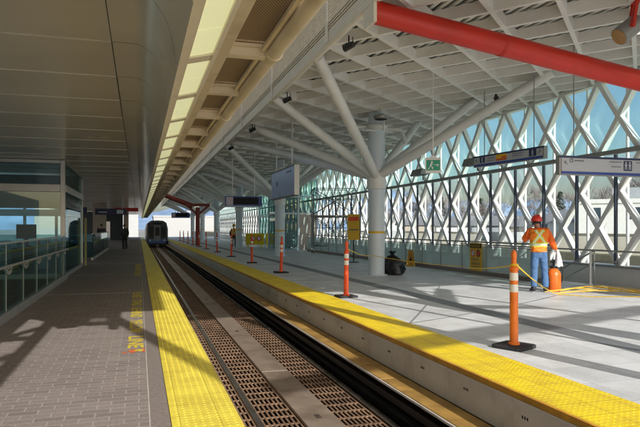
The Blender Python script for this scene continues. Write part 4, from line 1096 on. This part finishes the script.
    # boots
    for sd in ('l', 'r'):
        an = Vector(P[sd+'an']); f = Vector(P.get(sd+'ft', (0, 1, 0))).normalized()
        K = Sk(); K.chain([(an+Vector((0,0,.06)), .058), (an+Vector((0,0,-.03)), .056), (an+f*.08+Vector((0,0,-.05)), (.052, .042)), (an+f*.17+Vector((0,0,-.06)), (.05, .034))])
        K.chain([(an-f*.05+Vector((0,0,-.055)), (.045, .04))], 1)
        link('boot', skinned(K.v, K.e, K.r, levels), ['boot'], root)
    # jacket
    J = Sk(); hem = tuple(Vector(pel)+Vector((0, 0, -0.05)))
    J.chain([(lerp(pel, chest, .5), (0.178, 0.135))]); J.chain([(pel, (0.182, 0.142)), (hem, (0.186, 0.145))], 0)
    J.chain([(chest, (0.195, 0.142)), (lerp(chest, neck, .55), (0.165, 0.115)), (lerp(chest, neck, .92), (0.088, 0.08))], 0)
    if look.get('hood'): J.chain([(tuple(Vector(neck)-Vector((0,0.075,-.01))), (0.10, 0.075))], 4)
    for sd in ('l', 'r'):
        sh, el, wr = P[sd+'sh'], P[sd+'el'], P[sd+'wr']
        J.chain([(sh, 0.088), (lerp(sh, el, .5), 0.076), (el, 0.068), (lerp(el, wr, .5), 0.062), (lerp(el, wr, .94), 0.05)], 3)
    jm = skinned(J.v, J.e, J.r, 4 if look.get('vest') else levels)
    folds(jm, 0.013, 6.5, (1, 1, 1.6))
    jo = link('jacket', jm, look['jacket_mats'], root)
    if look.get('vest'):
        zc = Vector(chest).z; zp = Vector(pel).z
        for p in jm.polygons:
            c = p.center; arm = abs(c.x) > 0.215 or (c.z > zc+0.16)
            mi = 0 if arm else 1
            if not arm:
                t = c.z - (zp+0.10)
                if -0.005 < t < 0.085: mi = 3 if 0.02 < t < 0.06 else 2
                elif c.z > zp+0.18:
                    u = c.x; v = c.z - (zp+0.36)
                    dd = min(abs(u - v*0.72), abs(u + v*0.72)) if c.y < 0.02 else abs(abs(u)-0.11)
                    if dd < 0.042: mi = 3 if dd < 0.02 else 2
            p.material_index = mi
    # head wear
    if look.get('hat'):
        b = MB(); tilt = hd + Vector((0,0,.055))
        prof = [(0.128, -0.01), (0.126, 0.03), (0.112, 0.075), (0.08, 0.112), (0.04, 0.13), (0.005, 0.134)]
        b.lathe(prof, tuple(tilt), n=24); 
        b.add([tuple(tilt+fw*0.10-rt*.11+Vector((0,0,-.008))), tuple(tilt+fw*0.165-rt*.06+Vector((0,0,-.02))), tuple(tilt+fw*0.165+rt*.06+Vector((0,0,-.02))), tuple(tilt+fw*0.10+rt*.11+Vector((0,0,-.008)))], [(0,1,2,3)])
        b.bar(tuple(tilt-fw*.11+Vector((0,0,.07))), tuple(tilt+fw*.10+Vector((0,0,.08))), .03, .125)
        b.build('hard_hat', look['hat'], root, smooth=True)
        if look.get('muffs'):
            for s_ in (-1, 1):
                b = MB(); b.sphere(hd + rt*(0.098*s_) + Vector((0,0,0.0)), 0.045, 12, 8, sc_=(0.6, 0.8, 1.15)); b.build('ear_muff', 'black_metal', root, smooth=True)
    return root
POSE = dict(pelvis=(0,0,.97), chest=(0,.03,1.30), neck=(0,.05,1.50), head=(0,.08,1.63),
            lsh=(-.19,.03,1.43), lel=(-.25,-.02,1.15), lwr=(-.25,.10,.92), rsh=(.19,.03,1.43), rel=(.25,-.02,1.15), rwr=(.25,.10,.92),
            lhip=(-.10,0,.90), lkn=(-.11,.03,.50), lan=(-.12,0,.10), rhip=(.10,0,.90), rkn=(.11,.03,.50), ran=(.12,0,.10))
wp = dict(POSE); wp.update(chest=(-.01,.05,1.30), neck=(-.02,.08,1.49), head=(-.035,.13,1.615), face=(-.55,.85,-.1),
    lsh=(-.20,.05,1.42), lel=(-.31,.20,1.20), lwr=(-.13,.30,1.46), rsh=(.19,.03,1.42), rel=(.30,.05,1.16), rwr=(.40,.20,.99),
    lhip=(-.09,0,.90), lkn=(-.10,.03,.50), lan=(-.11,.0,.10), rhip=(.09,0,.90), rkn=(.13,.05,.50), ran=(.15,.04,.10), lft=(-.3,1,0), rft=(.25,1,0))
WX, WY = 8.95, 11.95
WR = R(-30)
person((WX, WY, 0), WR, 'worker in red hard hat, orange jacket with lime stripes and blue jeans, back turned', wp,
       dict(trousers='jean', jacket_mats=['hivis', 'hivis_vest', 'lime', 'silver'], vest=True, hood=True, hat='hat_red', muffs=True), levels=3)
fp = dict(POSE)
person((6.9, 45.5, 0), R(170), 'distant worker in orange vest and yellow hard hat left of a white column', fp,
       dict(trousers='dark_cloth', jacket_mats=['dark_cloth2', 'hivis_vest', 'lime', 'silver'], vest=True, hat='hazard_yellow'))
person((-0.95, 44.5, 0), R(150), 'dark dressed person standing by the far glass balustrade, nearer the track', POSE, dict(trousers='dark_cloth', jacket_mats=['dark_cloth']))
sp2 = dict(POSE); sp2.update(lel=(-.27,.12,1.18), lwr=(-.05,.22,1.2), rel=(.27,.12,1.18), rwr=(.05,.22,1.15))
person((-2.45, 43.0, 0), R(200), 'dark dressed person standing behind the far left glass balustrade', sp2, dict(trousers='dark_cloth2', jacket_mats=['dark_cloth']))
# cloth held in the right hand
Mw = Matrix.Translation((WX, WY, 0)) @ Matrix.Rotation(WR, 4, 'Z')
hp = Mw @ Vector((.45, .27, .93))
b = MB(); vs = []; nu, nv = 14, 10
for j in range(nv):
    for i in range(nu):
        t = 2*math.pi*i/nu; f = j/(nv-1); rr = 0.025 + 0.065*math.sin(min(1, f*1.3)*math.pi/2)*(1+0.25*math.sin(3*t+f*4)+0.15*math.sin(5*t))
        vs.append((hp.x + rr*math.cos(t)+0.03*f, hp.y + rr*math.sin(t)*0.7, hp.z + 0.06 - f*0.40 + 0.015*math.sin(4*t)*f))
fs = [(j*nu+i, j*nu+(i+1) % nu, (j+1)*nu+(i+1) % nu, (j+1)*nu+i) for j in range(nv-1) for i in range(nu)]
b.add(vs, fs); tag(b.build('cleaning_cloth', 'rag', smooth=True), 'crumpled white cloth hanging from the right hand of the worker', 'cloth')
# sprayer
r = empty('pump_sprayer', (9.43, 12.05, 0), R(20), 'orange pump sprayer tank with black top standing at the worker\'s feet', 'sprayer')
b = MB(); b.lathe([(0.15,0.0),(0.165,0.02),(0.16,0.05),(0.17,0.07),(0.17,0.37),(0.165,0.42),(0.14,0.48),(0.09,0.53),(0.07,0.545)], n=28); b.build('tank', 'tank', r, smooth=True)
b = MB(); b.lathe([(0.075,0.545),(0.085,0.56),(0.085,0.60),(0.05,0.61)], n=18); b.tube((0,0,.60), (0,0,.72), .018); b.build('pump_cap', 'black_metal', r, smooth=True)
b = MB(); b.path([(-0.13,0,.70),(-0.06,0,.735),(0.06,0,.735),(0.13,0,.70)], .018); b.build('pump_handle', 'black_metal', r, smooth=True)
b = MB(); b.path([(0.06,-.03,.57),(0.20,-.06,.60),(0.27,-.08,.45),(0.25,-.06,.22),(0.22,.02,.15),(0.19,.05,.35)], .014); b.build('hose', 'black_metal', r, smooth=True)
b = MB(); b.path([(-0.07,0.03,.57),(-0.17,.05,.62),(-0.23,.04,.50),(-0.18,0,.30),(-0.172,0,.12)], .012); b.build('strap', 'black_metal', r, smooth=True)

# ------------------------------------------------------------------ pigeon on the strut
CY1 = 4.1+13.7
e = Vector((9.85, CY1-5.2, zroof(9.85)+0.06)); s0 = Vector((CX, CY1, CZ)); pt = s0.lerp(e, 0.73) + Vector((0,0,0.085))
pg = empty('pigeon', tuple(pt), R(60), 'dark pigeon perched on the long slanting white strut', 'bird')
b = MB(); b.sphere((0,0,0.11), 0.085, 14, 10, sc_=(1.5, 0.8, 0.85)); b.sphere((0.10,0,0.17), 0.05, 10, 8, sc_=(1,0.9,1.25)); b.sphere((0.125,0,0.225), 0.033, 10, 8); b.prism([(-0.10,-0.03),(-0.27,-0.045),(-0.27,0.045),(-0.10,0.03)], 'z', 0.085, 0.105); b.build('body', 'pigeon', pg, smooth=True)
b = MB(); b.tube((0.155,0,0.225), (0.185,0,0.218), 0.008, 0.002, n=6); b.build('beak', 'black', pg)
for s_ in (-1, 1): b = MB(); b.tube((0.0,0.03*s_,0.05), (0.01,0.03*s_,0.0), 0.006, n=6); b.build('leg', 'pink_red', pg)

# floodlight at upper right, small spot lamps at the louvre edge
r = empty('floodlight', (7.75, 8.05, 4.78), R(-35), 'grey cylindrical floodlight with tan lens under the roof at upper right', 'floodlight')
ax = Vector((-0.62, -0.35, -0.55)).normalized()
b = MB(); b.tube(-ax*0.22, ax*0.2, 0.15, n=24); b.tube(-ax*0.30, -ax*0.22, 0.09, 0.15, n=24); b.build('housing', 'frame_grey', r, smooth=True)
b = MB(); b.tube(ax*0.201, ax*0.21, 0.135, n=24); b.build('lens', 'tan_lens', r)
b = MB(); b.bar((0.05,0.17,0.0), (0.12,0.12,0.5), 0.07, 0.05); b.bar((0.05,-0.17,0.0), (0.12,-0.12,0.5), 0.07, 0.05); b.bar((0.12,-0.15,0.46), (0.12,0.15,0.46), 0.12, 0.06); b.build('yoke', 'red', r)
r = empty('round_lamp', (8.15, 8.2, 4.83), 0, 'small white round lamp beside the cylindrical floodlight', 'lamp')
b = MB(); b.lathe([(0.13,0),(0.15,0.03),(0.13,0.08),(0.05,0.11)], n=20); b.tube((0,0,.1),(0,0,.48),.02,n=6); b.build('housing', 'white_paint', r, smooth=True)
b = MB(); b.lathe([(0.115,-0.006),(0.115,-0.001)], n=20); b.build('lens', 'lamp_lens', r)
spl = None
for i, (y, lab) in enumerate(((10.2, 'nearest small spot lamp under the louvre edge'), (14.9, 'second small spot lamp from the camera under the louvre edge'), (19.8, 'third small spot lamp under the louvre edge'), (24.6, 'farthest small spot lamp in view under the louvre edge'))):
    if spl is None:
        spl = empty('spot_lamp', (3.62, y, 4.80), R(40), lab, 'spot lamp', 'small spot lamps under the louvre edge')
        b = MB(); b.tube((0.0,-0.10,0), (0,0.10,-0.05), 0.055, 0.07, n=14); b.build('head', 'black_metal', spl, smooth=True)
        b = MB(); b.tube((0,0,0.03), (0,0,0.17), 0.014, n=6); b.path([(0,0.05,0.04),(0.1,0.05,0.02),(0.14,0,0.10),(0.08,-0.03,0.16)], 0.01, n=6); b.build('bracket', 'black_metal', spl, smooth=True)
        b = MB(); b.tube((0,0.101,-0.05), (0,0.107,-0.052), 0.06, n=14); b.build('lens', 'lamp_lens', spl)
    else:
        c = copy_tree(spl); c.location = (3.62, y, 4.80); c['label'] = lab

# ------------------------------------------------------------------ lift lobby, scaffold, barriers
lo = empty('lift_enclosure', (10.4, 40, 0), 0, 'glazed lift enclosure with grey steel door behind the scaffold', 'lift enclosure')
fr = MB()
for x in (-1.2, 0.1, 1.45):
    for y in (0, 3.6): fr.box(x-0.06, x+0.06, y-0.06, y+0.06, 0, 4.9)
fr.build('frame', 'col_paint', lo)
b = MB()
for z in (2.45, 3.6, 4.8): b.box(-1.14, 0.04, -0.04, 0.04, z, z+0.1); b.box(0.16, 1.39, -0.04, 0.04, z, z+0.1); b.box(-1.24, -1.16, 0.06, 3.54, z, z+0.1)
b.build('transom', 'col_paint', lo)
for x0, x1 in ((-1.14, 0.04),): b = MB(); b.box(x0, x1, -0.01, 0.01, 0.05, 2.45); b.build('glass_pane', 'lobby_glass', lo)
b = MB(); b.box(-1.14, 0.04, -0.01, 0.01, 2.55, 4.8); b.box(0.16, 1.39, -0.01, 0.01, 2.55, 4.8); b.build('upper_pane', 'lobby_glass', lo)
b = MB(); b.box(-1.21, -1.19, 0.06, 3.54, 0.05, 4.8); b.build('side_pane', 'lobby_glass', lo)
for x0, x1 in ((0.17, 0.77), (0.78, 1.38)): b = MB(); b.box(x0, x1, -0.03, 0.01, 0.02, 2.43); b.build('door', 'steel_door', lo)
b = MB(); b.box(-0.9, 1.2, 3.3, 3.5, 0, 4.5); b.build('back_panel', 'wall_teal', lo)
# second glazed screen further left
l3 = empty('glazed_screen', (9.9, 50, 0), 0, 'pale green glazed screen standing beyond the lift, right of the barriers', 'glazed screen')
b = MB()
for x in (-0.2, 0.9, 2.0): b.box(x-0.06, x+0.06, -0.06, 0.06, 0, 4.9)
b.build('frame', 'col_paint', l3)
b = MB(); b.box(-0.14, 0.84, -0.01, 0.01, 0.05, 4.7); b.box(0.96, 1.94, -0.01, 0.01, 0.05, 4.7); b.build('glass_pane', 'lobby_glass', l3)
b = MB()
for z in (2.4, 3.5, 4.7): b.box(-0.14, 0.84, -0.03, 0.03, z, z+0.09); b.box(0.96, 1.94, -0.03, 0.03, z, z+0.09)
b.build('transom', 'col_paint', l3)
# mobile scaffold
sf = empty('mobile_scaffold', (9.75, 33.6, 0), R(-12), 'dark mobile scaffold tower on casters in front of the lift', 'scaffold')
SW, SD, SH = 2.5, 1.5, 3.85
for x in (0, SW):
    b = MB()
    for y in (0, SD): b.tube((x,y,0.28), (x,y,SH), 0.032, n=8)
    for z in (0.45, 0.95, 1.45, 1.95, 2.45, 2.95, 3.4, 3.8): b.tube((x,0,z), (x,SD,z), 0.022, n=6)
    b.tube((x,SD*0.4,0.45), (x,SD*0.4,2.45), 0.02, n=6)
    b.build('end_frame', 'scaffold', sf, smooth=True)
for y in (0, SD):
    b = MB(); b.tube((0,y,0.45), (SW,y,2.2), 0.02, n=6); b.tube((0,y,2.2), (SW,y,0.45), 0.02, n=6); b.tube((0,y,2.3), (SW,y,3.8), 0.02, n=6); b.tube((SW,y,2.3), (0,y,3.8), 0.02, n=6)
    b.tube((0,y,3.82), (SW,y,3.82), 0.024, n=6); b.tube((0,y,2.15), (SW,y,2.15), 0.024, n=6); b.tube((0,y,0.45), (SW,y,0.45), 0.024, n=6); b.tube((SW*.5,y,0.45), (SW*.5,y,3.82), 0.022, n=6); b.tube((0,y,1.5), (SW,y,1.5), 0.022, n=6); b.tube((0,y,3.2), (SW,y,3.2), 0.022, n=6); b.build('cross_brace', 'scaffold', sf, smooth=True)
b = MB()
for k in range(4): b.box(-0.1, SW+0.1, 0.08+k*0.34, 0.39+k*0.34, 2.19, 2.25)
b.build('deck', 'plank', sf)
for x in (0, SW):
    for y in (0, SD):
        b = MB(); b.tube((x-0.025,y+0.04,0.1), (x+0.025,y+0.04,0.1), 0.10, n=16); b.build('caster', 'rubber', sf, smooth=True)
        b = MB(); b.tube((x-0.03,y+0.04,0.1), (x+0.03,y+0.04,0.1), 0.055, n=12); b.bar((x,y,0.18), (x,y,0.30), 0.07, 0.08, up=(0,1,0)); b.build('caster_fork', 'caster', sf)
# yellow barriers
def barrier(x, y, w_, lab, rz):
    r = empty('yellow_barrier', (x, y, 0), rz, lab, 'barrier', 'yellow plastic barriers across the far platform'); w2 = w_/2
    b = MB(); b.box(-w2, w2, -0.04, 0.04, 0.18, 1.08); b.build('panel', 'barrier_yellow', r, bevel=0.03)
    b = MB()
    for s_ in (-1, 1): b.box(s_*w2*.75-0.06, s_*w2*.75+0.06, -0.25, 0.25, 0, 0.06); b.box(s_*w2*.75-0.04, s_*w2*.75+0.04, -0.03, 0.03, 0.06, 0.18)
    b.build('foot', 'barrier_yellow', r)
    b = MB(); n = 20
    for cx in ((-w2*.2, w2*.45) if w_ > 1 else (0,)):
        b.add([(cx+0.2*math.cos(2*math.pi*i/n), -0.046, 0.68+0.2*math.sin(2*math.pi*i/n)) for i in range(n)], [tuple(range(n))], 0)
        b.add([(cx+0.12*math.cos(2*math.pi*i/n), -0.049, 0.68+0.12*math.sin(2*math.pi*i/n)) for i in range(n)], [tuple(range(n))], 1)
    b.build('round_symbol', ['pink_red', 'sign_white'], r)
barrier(8.75, 46.8, 1.45, 'wide yellow barrier with round symbols between two white columns', R(-5))
barrier(10.35, 47.8, 1.0, 'narrower yellow barrier right of the wide one, behind the blue panel column', R(-10))

# ------------------------------------------------------------------ train
tr = empty('train_car', (2.03, 72, -0.9), 0, 'dark fronted light rail train with blue lower band at the far end of the track', 'train')
hw, zt, zb = 1.22, 3.30, 0.55
def prof(s=1.0, top=0.0):
    pts = [(-hw*0.94*s, zb), (hw*0.94*s, zb), (hw*s, zb+0.5), (hw*s, 2.35-top), (hw*0.86*s, 3.0-top), (hw*0.55*s, 3.25-top), (0, zt-top), (-hw*0.55*s, 3.25-top), (-hw*0.86*s, 3.0-top), (-hw*s, 2.35-top), (-hw*s, zb+0.5)]
    return pts
b = MB(); secs = [(0.0, 0.90, 0.16), (0.12, 0.96, 0.06), (0.45, 1.0, 0.0), (16.0, 1.0, 0.0)]
rows = [prof(s, t_) for _, s, t_ in secs]; n = len(rows[0]); vs = []
for (y, _, _), rw in zip(secs, rows): vs += [(x, y, z) for x, z in rw]
fs = [tuple(range(n))] + [(i*n+k, i*n+(k+1) % n, (i+1)*n+(k+1) % n, (i+1)*n+k) for i in range(len(secs)-1) for k in range(n)] + [tuple(range((len(secs)-1)*n, len(secs)*n))]
b.add(vs, fs); b.build('body', 'train_body', tr, smooth=True)
b = MB(); b.box(-1.0, 1.0, -0.03, 0.03, 0.62, 1.12); b.build('blue_band', 'train_blue', tr, bevel=0.03)
for x0, x1 in ((-0.98, -0.42), (0.42, 0.98)):
    b = MB(); b.add([(x0,-0.02,1.3),(x1,-0.02,1.3),(x1*0.96,0.0,2.55),(x0*0.96,0.0,2.55)], [(0,1,2,3)]); b.build('front_window', 'train_glass', tr)
b = MB(); b.box(-0.36, 0.36, -0.035, 0.02, 0.9, 2.75); b.build('front_door', 'train_light', tr, bevel=0.02)
b = MB(); b.box(-0.24, 0.24, -0.045, -0.036, 1.5, 2.5); b.build('door_window', 'train_glass', tr)
b = MB(); b.box(-1.02, -0.98, -0.025, 0.02, 1.2, 2.6); b.box(0.98, 1.02, -0.025, 0.02, 1.2, 2.6); b.build('front_trim', 'train_light', tr)
for x0, x1 in ((-0.9, -0.55), (0.9, 0.55)):
    b = MB(); b.bar((x0, -0.045, 1.28), (x1, -0.03, 1.95), 0.025, 0.02, up=(0,1,0)); b.build('wiper', 'black_metal', tr)
b = MB(); b.box(-0.5, 0.5, -0.02, 0.06, 2.82, 3.0); b.build('route_display', 'led_black', tr)
b = MB(); b.box(-0.17, 0.17, -0.5, -0.02, 0.3, 0.48); b.build('coupler', 'frame_grey', tr)
for x in (-0.8, 0.8):
    b = MB(); b.tube((x,-0.05,0.98), (x,-0.03,0.98), 0.09, n=14); b.build('headlight', 'band', tr)
b = MB(); b.box(-1.0, 1.0, 0.2, 15.8, 0.12, 0.54); b.box(-0.3, 0.3, -0.25, 0.3, 0.35, 0.6); b.build('underframe', 'black_metal', tr)
for k in range(5):
    for s_ in (-1, 1):
        b = MB(); b.box(s_*hw-0.012, s_*hw+0.012, 1.2+k*3.0, 3.2+k*3.0, 1.45, 2.3); b.build('side_window', 'train_glass', tr)

# ------------------------------------------------------------------ outside: wall, buildings, trees, mountains
r = empty('flat_roof_building', (14.2, 0, -8), 0, 'long low beige flat roofed building just outside the criss cross glazing', 'building')
b = MB(); b.box(0, 30, -40, 170, 0, 8.62); b.build('wall', 'beige_wall', r)
b = MB(); b.box(0.0, 30, -40, 170, 8.624, 8.68); b.build('roof', 'beige_roof', r)
b = MB(); b.box(29.7, 30, -40, 170, 8.684, 8.95); b.build('parapet', 'beige_roof', r)
for k in range(7): b = MB(); b.box(7.0, 9.2, -6+k*19, -3.5+k*19, 8.684, 9.25); b.build('roof_plant', 'house_grey', r)
def house(x, y, w_, d_, h, mtl, lab, rz=0, gable=True, zb_=-8, wins=True):
    r = empty('house' if gable else 'building', (x, y, zb_), rz, lab, 'building')
    b = MB(); b.box(-w_/2, w_/2, -d_/2, d_/2, 0, h); b.build('wall', mtl, r)
    if gable:
        b = MB(); b.prism([(-d_/2-0.5, h-0.1), (d_/2+0.5, h-0.1), (0, h+d_*0.22)], 'x', -w_/2-0.4, w_/2+0.4); b.build('roof', 'roofing', r)
    else:
        b = MB(); b.box(-w_/2-0.15, w_/2+0.15, -d_/2-0.15, d_/2+0.15, h, h+0.5); b.build('parapet', mtl, r)
        b = MB(); b.box(-w_*.2, w_*.1, -d_*.2, d_*.2, h+0.5, h+2.0); b.build('roof_plant', 'house_grey', r)
    if not wins: return r
    nx = max(2, int(w_/4.2))
    for f in range(2, 4):
        z = 1.2+f*3.1
        if z+1.4 > h: break
        for k in range(nx):
            xx = -w_/2 + (k+0.5)*w_/nx
            b = MB(); b.box(xx-0.7, xx+0.7, -d_/2-0.03, -d_/2+0.03, z, z+1.4); b.build('window', 'window', r)
    return r
# world azimuth from the +Y axis towards +X
def polar(az, dist): return dist*math.sin(R(az)), dist*math.cos(R(az))
hs = [(44.6, 84, 13, 12, 12.4, 'house_white', False, 'big white flat roofed building filling the view behind the right mullions'),
      (40.6, 96, 9, 8, 10.4, 'house_white', True, 'white gabled house left of the big white building'),
      (36.9, 104, 9, 8, 9.8, 'house_tan', True, 'tan gabled house seen beyond the worker'),
      (33.4, 114, 10, 8, 10.0, 'house_grey', True, 'grey gabled house seen left of the worker'),
      (30.0, 124, 10, 8, 10.0, 'house_white', True, 'far white gabled house behind the danger sign'),
      (26.6, 138, 11, 9, 10.2, 'house_tan', True, 'far tan house behind the glass balustrade'),
      (23.0, 160, 14, 10, 11.0, 'house_white', False, 'far pale block behind the large column'),
      (48.2, 108, 14, 10, 12.0, 'house_white', True, 'white house with dark roof behind the broad direction sign')]
for az, di, w_, d_, h, m_, g, lab in hs:
    x, y = polar(az, di); house(x, y, w_, d_, h, m_, lab, R(-az+random.uniform(-12, 12)), g)
# white block and towers closing the far end of the line
house(-2.9, 150, 5.5, 7, 17, 'far_white', 'white tower block beyond the far end of the left platform', 0, False, wins=False)
house(16, 185, 24, 14, 12.6, 'far_white', 'low white block beyond the train', 0, False, wins=False)
house(-16, 170, 18, 12, 17, 'house_tan', 'tan block beyond the far end of the left platform', 0, False, wins=False)
house(44, 215, 26, 14, 17, 'far_white', 'pale slab block beyond the far end of the criss cross wall', 0, False, wins=False)
house(-44, 120, 30, 12, 15, 'house_white', 'pale building outside the left platform, seen through the glazed lobby', R(18), False)
# bare trees
def bare_tree(x, y, h, seed, lab):
    rnd = random.Random(seed)
    r = empty('bare_tree', (x, y, -8), 0, lab, 'tree', 'leafless winter trees outside the station')
    t_ = MB(); tw = MB()
    def branch(p, d, ln, rad, lev):
        q = p + d*ln
        (t_ if lev < 2 else tw).tube(p, q, max(rad, 0.038), max(rad*0.66, 0.03), n=6 if lev < 2 else 3, caps=False)
        if lev >= 5: return
        k = 3 if lev < 3 else 5
        for i in range(k):
            a = Vector((rnd.uniform(-1,1), rnd.uniform(-1,1), rnd.uniform(-0.1,0.9))).normalized()
            nd = (d*0.75 + a*0.75).normalized()
            branch(p.lerp(q, rnd.uniform(0.55, 1.0)), nd, ln*rnd.uniform(0.55, 0.8), rad*0.55, lev+1)
    branch(Vector((0,0,0)), Vector((0,0,1)), h*0.47, h*0.02, 0)
    t_.build('trunk', 'bark', r, smooth=True); tw.build('crown', 'twig', r)
    return r
protos_t = []
tlabs = ['bare tree behind the roof of the big white building', 'bare tree right of the worker above the rooftops', 'bare tree above the tan house', 'bare tree left of the worker above the grey house',
         'bare tree rising over the far white gabled house', 'bare tree above the danger sign', 'bare tree seen between two mullions near the slanting sign', 'bare tree behind the glass balustrade',
         'bare tree under the broad direction sign', 'second bare tree under the broad direction sign, farther right', 'bare tree near the right edge of the picture', 'bare tree close to the far pale block']
azs = [42.2, 38.2, 36.6, 33.6, 30.6, 28.2, 26.6, 24.4, 44.4, 46.0, 47.4, 22.4]
for i, az in enumerate(azs):
    x, y = polar(az, (122 if az > 31 else 150) + (i*37 % 40)); hh = 15.5 + (i*53 % 30)/10
    if i < 4: protos_t.append(bare_tree(x, y, hh, 11+i, tlabs[i]))
    else:
        c = copy_tree(protos_t[i % 4]); c.location = (x, y, -8); c.rotation_euler = (0, 0, R(i*77)); sc1 = 0.9+0.25*((i*31) % 10)/10; c.scale = (sc1*1.15, sc1*1.15, sc1); c['label'] = tlabs[i]
def conifer(x, y, h, seed, lab):
    rnd = random.Random(seed); r = empty('conifer', (x, y, -8), 0, lab, 'tree', 'dark evergreens outside the station')
    b = MB(); b.tube((0,0,0), (0,0,h*0.9), h*0.02, 0.03, n=6); b.build('trunk', 'bark', r)
    b = MB()
    for i in range(900):
        f = rnd.random()**0.8; z = h*(0.12+0.88*f); rad = h*0.20*(1-f)+0.15; a = rnd.uniform(0, 6.283); q = rad*math.sqrt(rnd.uniform(0.2,1))
        p = Vector((q*math.cos(a), q*math.sin(a), z)); o_ = Vector((math.cos(a), math.sin(a), -0.4)); s_ = rnd.uniform(0.35, 0.8); sd = Vector((-math.sin(a), math.cos(a), rnd.uniform(-.3,.3)))*s_*0.4
        b.add([p-sd, p+o_*s_, p+sd], [(0,1,2)])
    b.build('crown', 'conifer', r)
for i, (az, di, h, lab) in enumerate(((38.6, 150, 18, 'dark evergreen right of the worker in the distance'), (31.8, 155, 17, 'dark evergreen above the far rooftops left of the worker'), (28.2, 165, 18, 'dark evergreen in the distance near the danger sign'))):
    x, y = polar(az, di); conifer(x, y, h, 40+i, lab)
# mountains
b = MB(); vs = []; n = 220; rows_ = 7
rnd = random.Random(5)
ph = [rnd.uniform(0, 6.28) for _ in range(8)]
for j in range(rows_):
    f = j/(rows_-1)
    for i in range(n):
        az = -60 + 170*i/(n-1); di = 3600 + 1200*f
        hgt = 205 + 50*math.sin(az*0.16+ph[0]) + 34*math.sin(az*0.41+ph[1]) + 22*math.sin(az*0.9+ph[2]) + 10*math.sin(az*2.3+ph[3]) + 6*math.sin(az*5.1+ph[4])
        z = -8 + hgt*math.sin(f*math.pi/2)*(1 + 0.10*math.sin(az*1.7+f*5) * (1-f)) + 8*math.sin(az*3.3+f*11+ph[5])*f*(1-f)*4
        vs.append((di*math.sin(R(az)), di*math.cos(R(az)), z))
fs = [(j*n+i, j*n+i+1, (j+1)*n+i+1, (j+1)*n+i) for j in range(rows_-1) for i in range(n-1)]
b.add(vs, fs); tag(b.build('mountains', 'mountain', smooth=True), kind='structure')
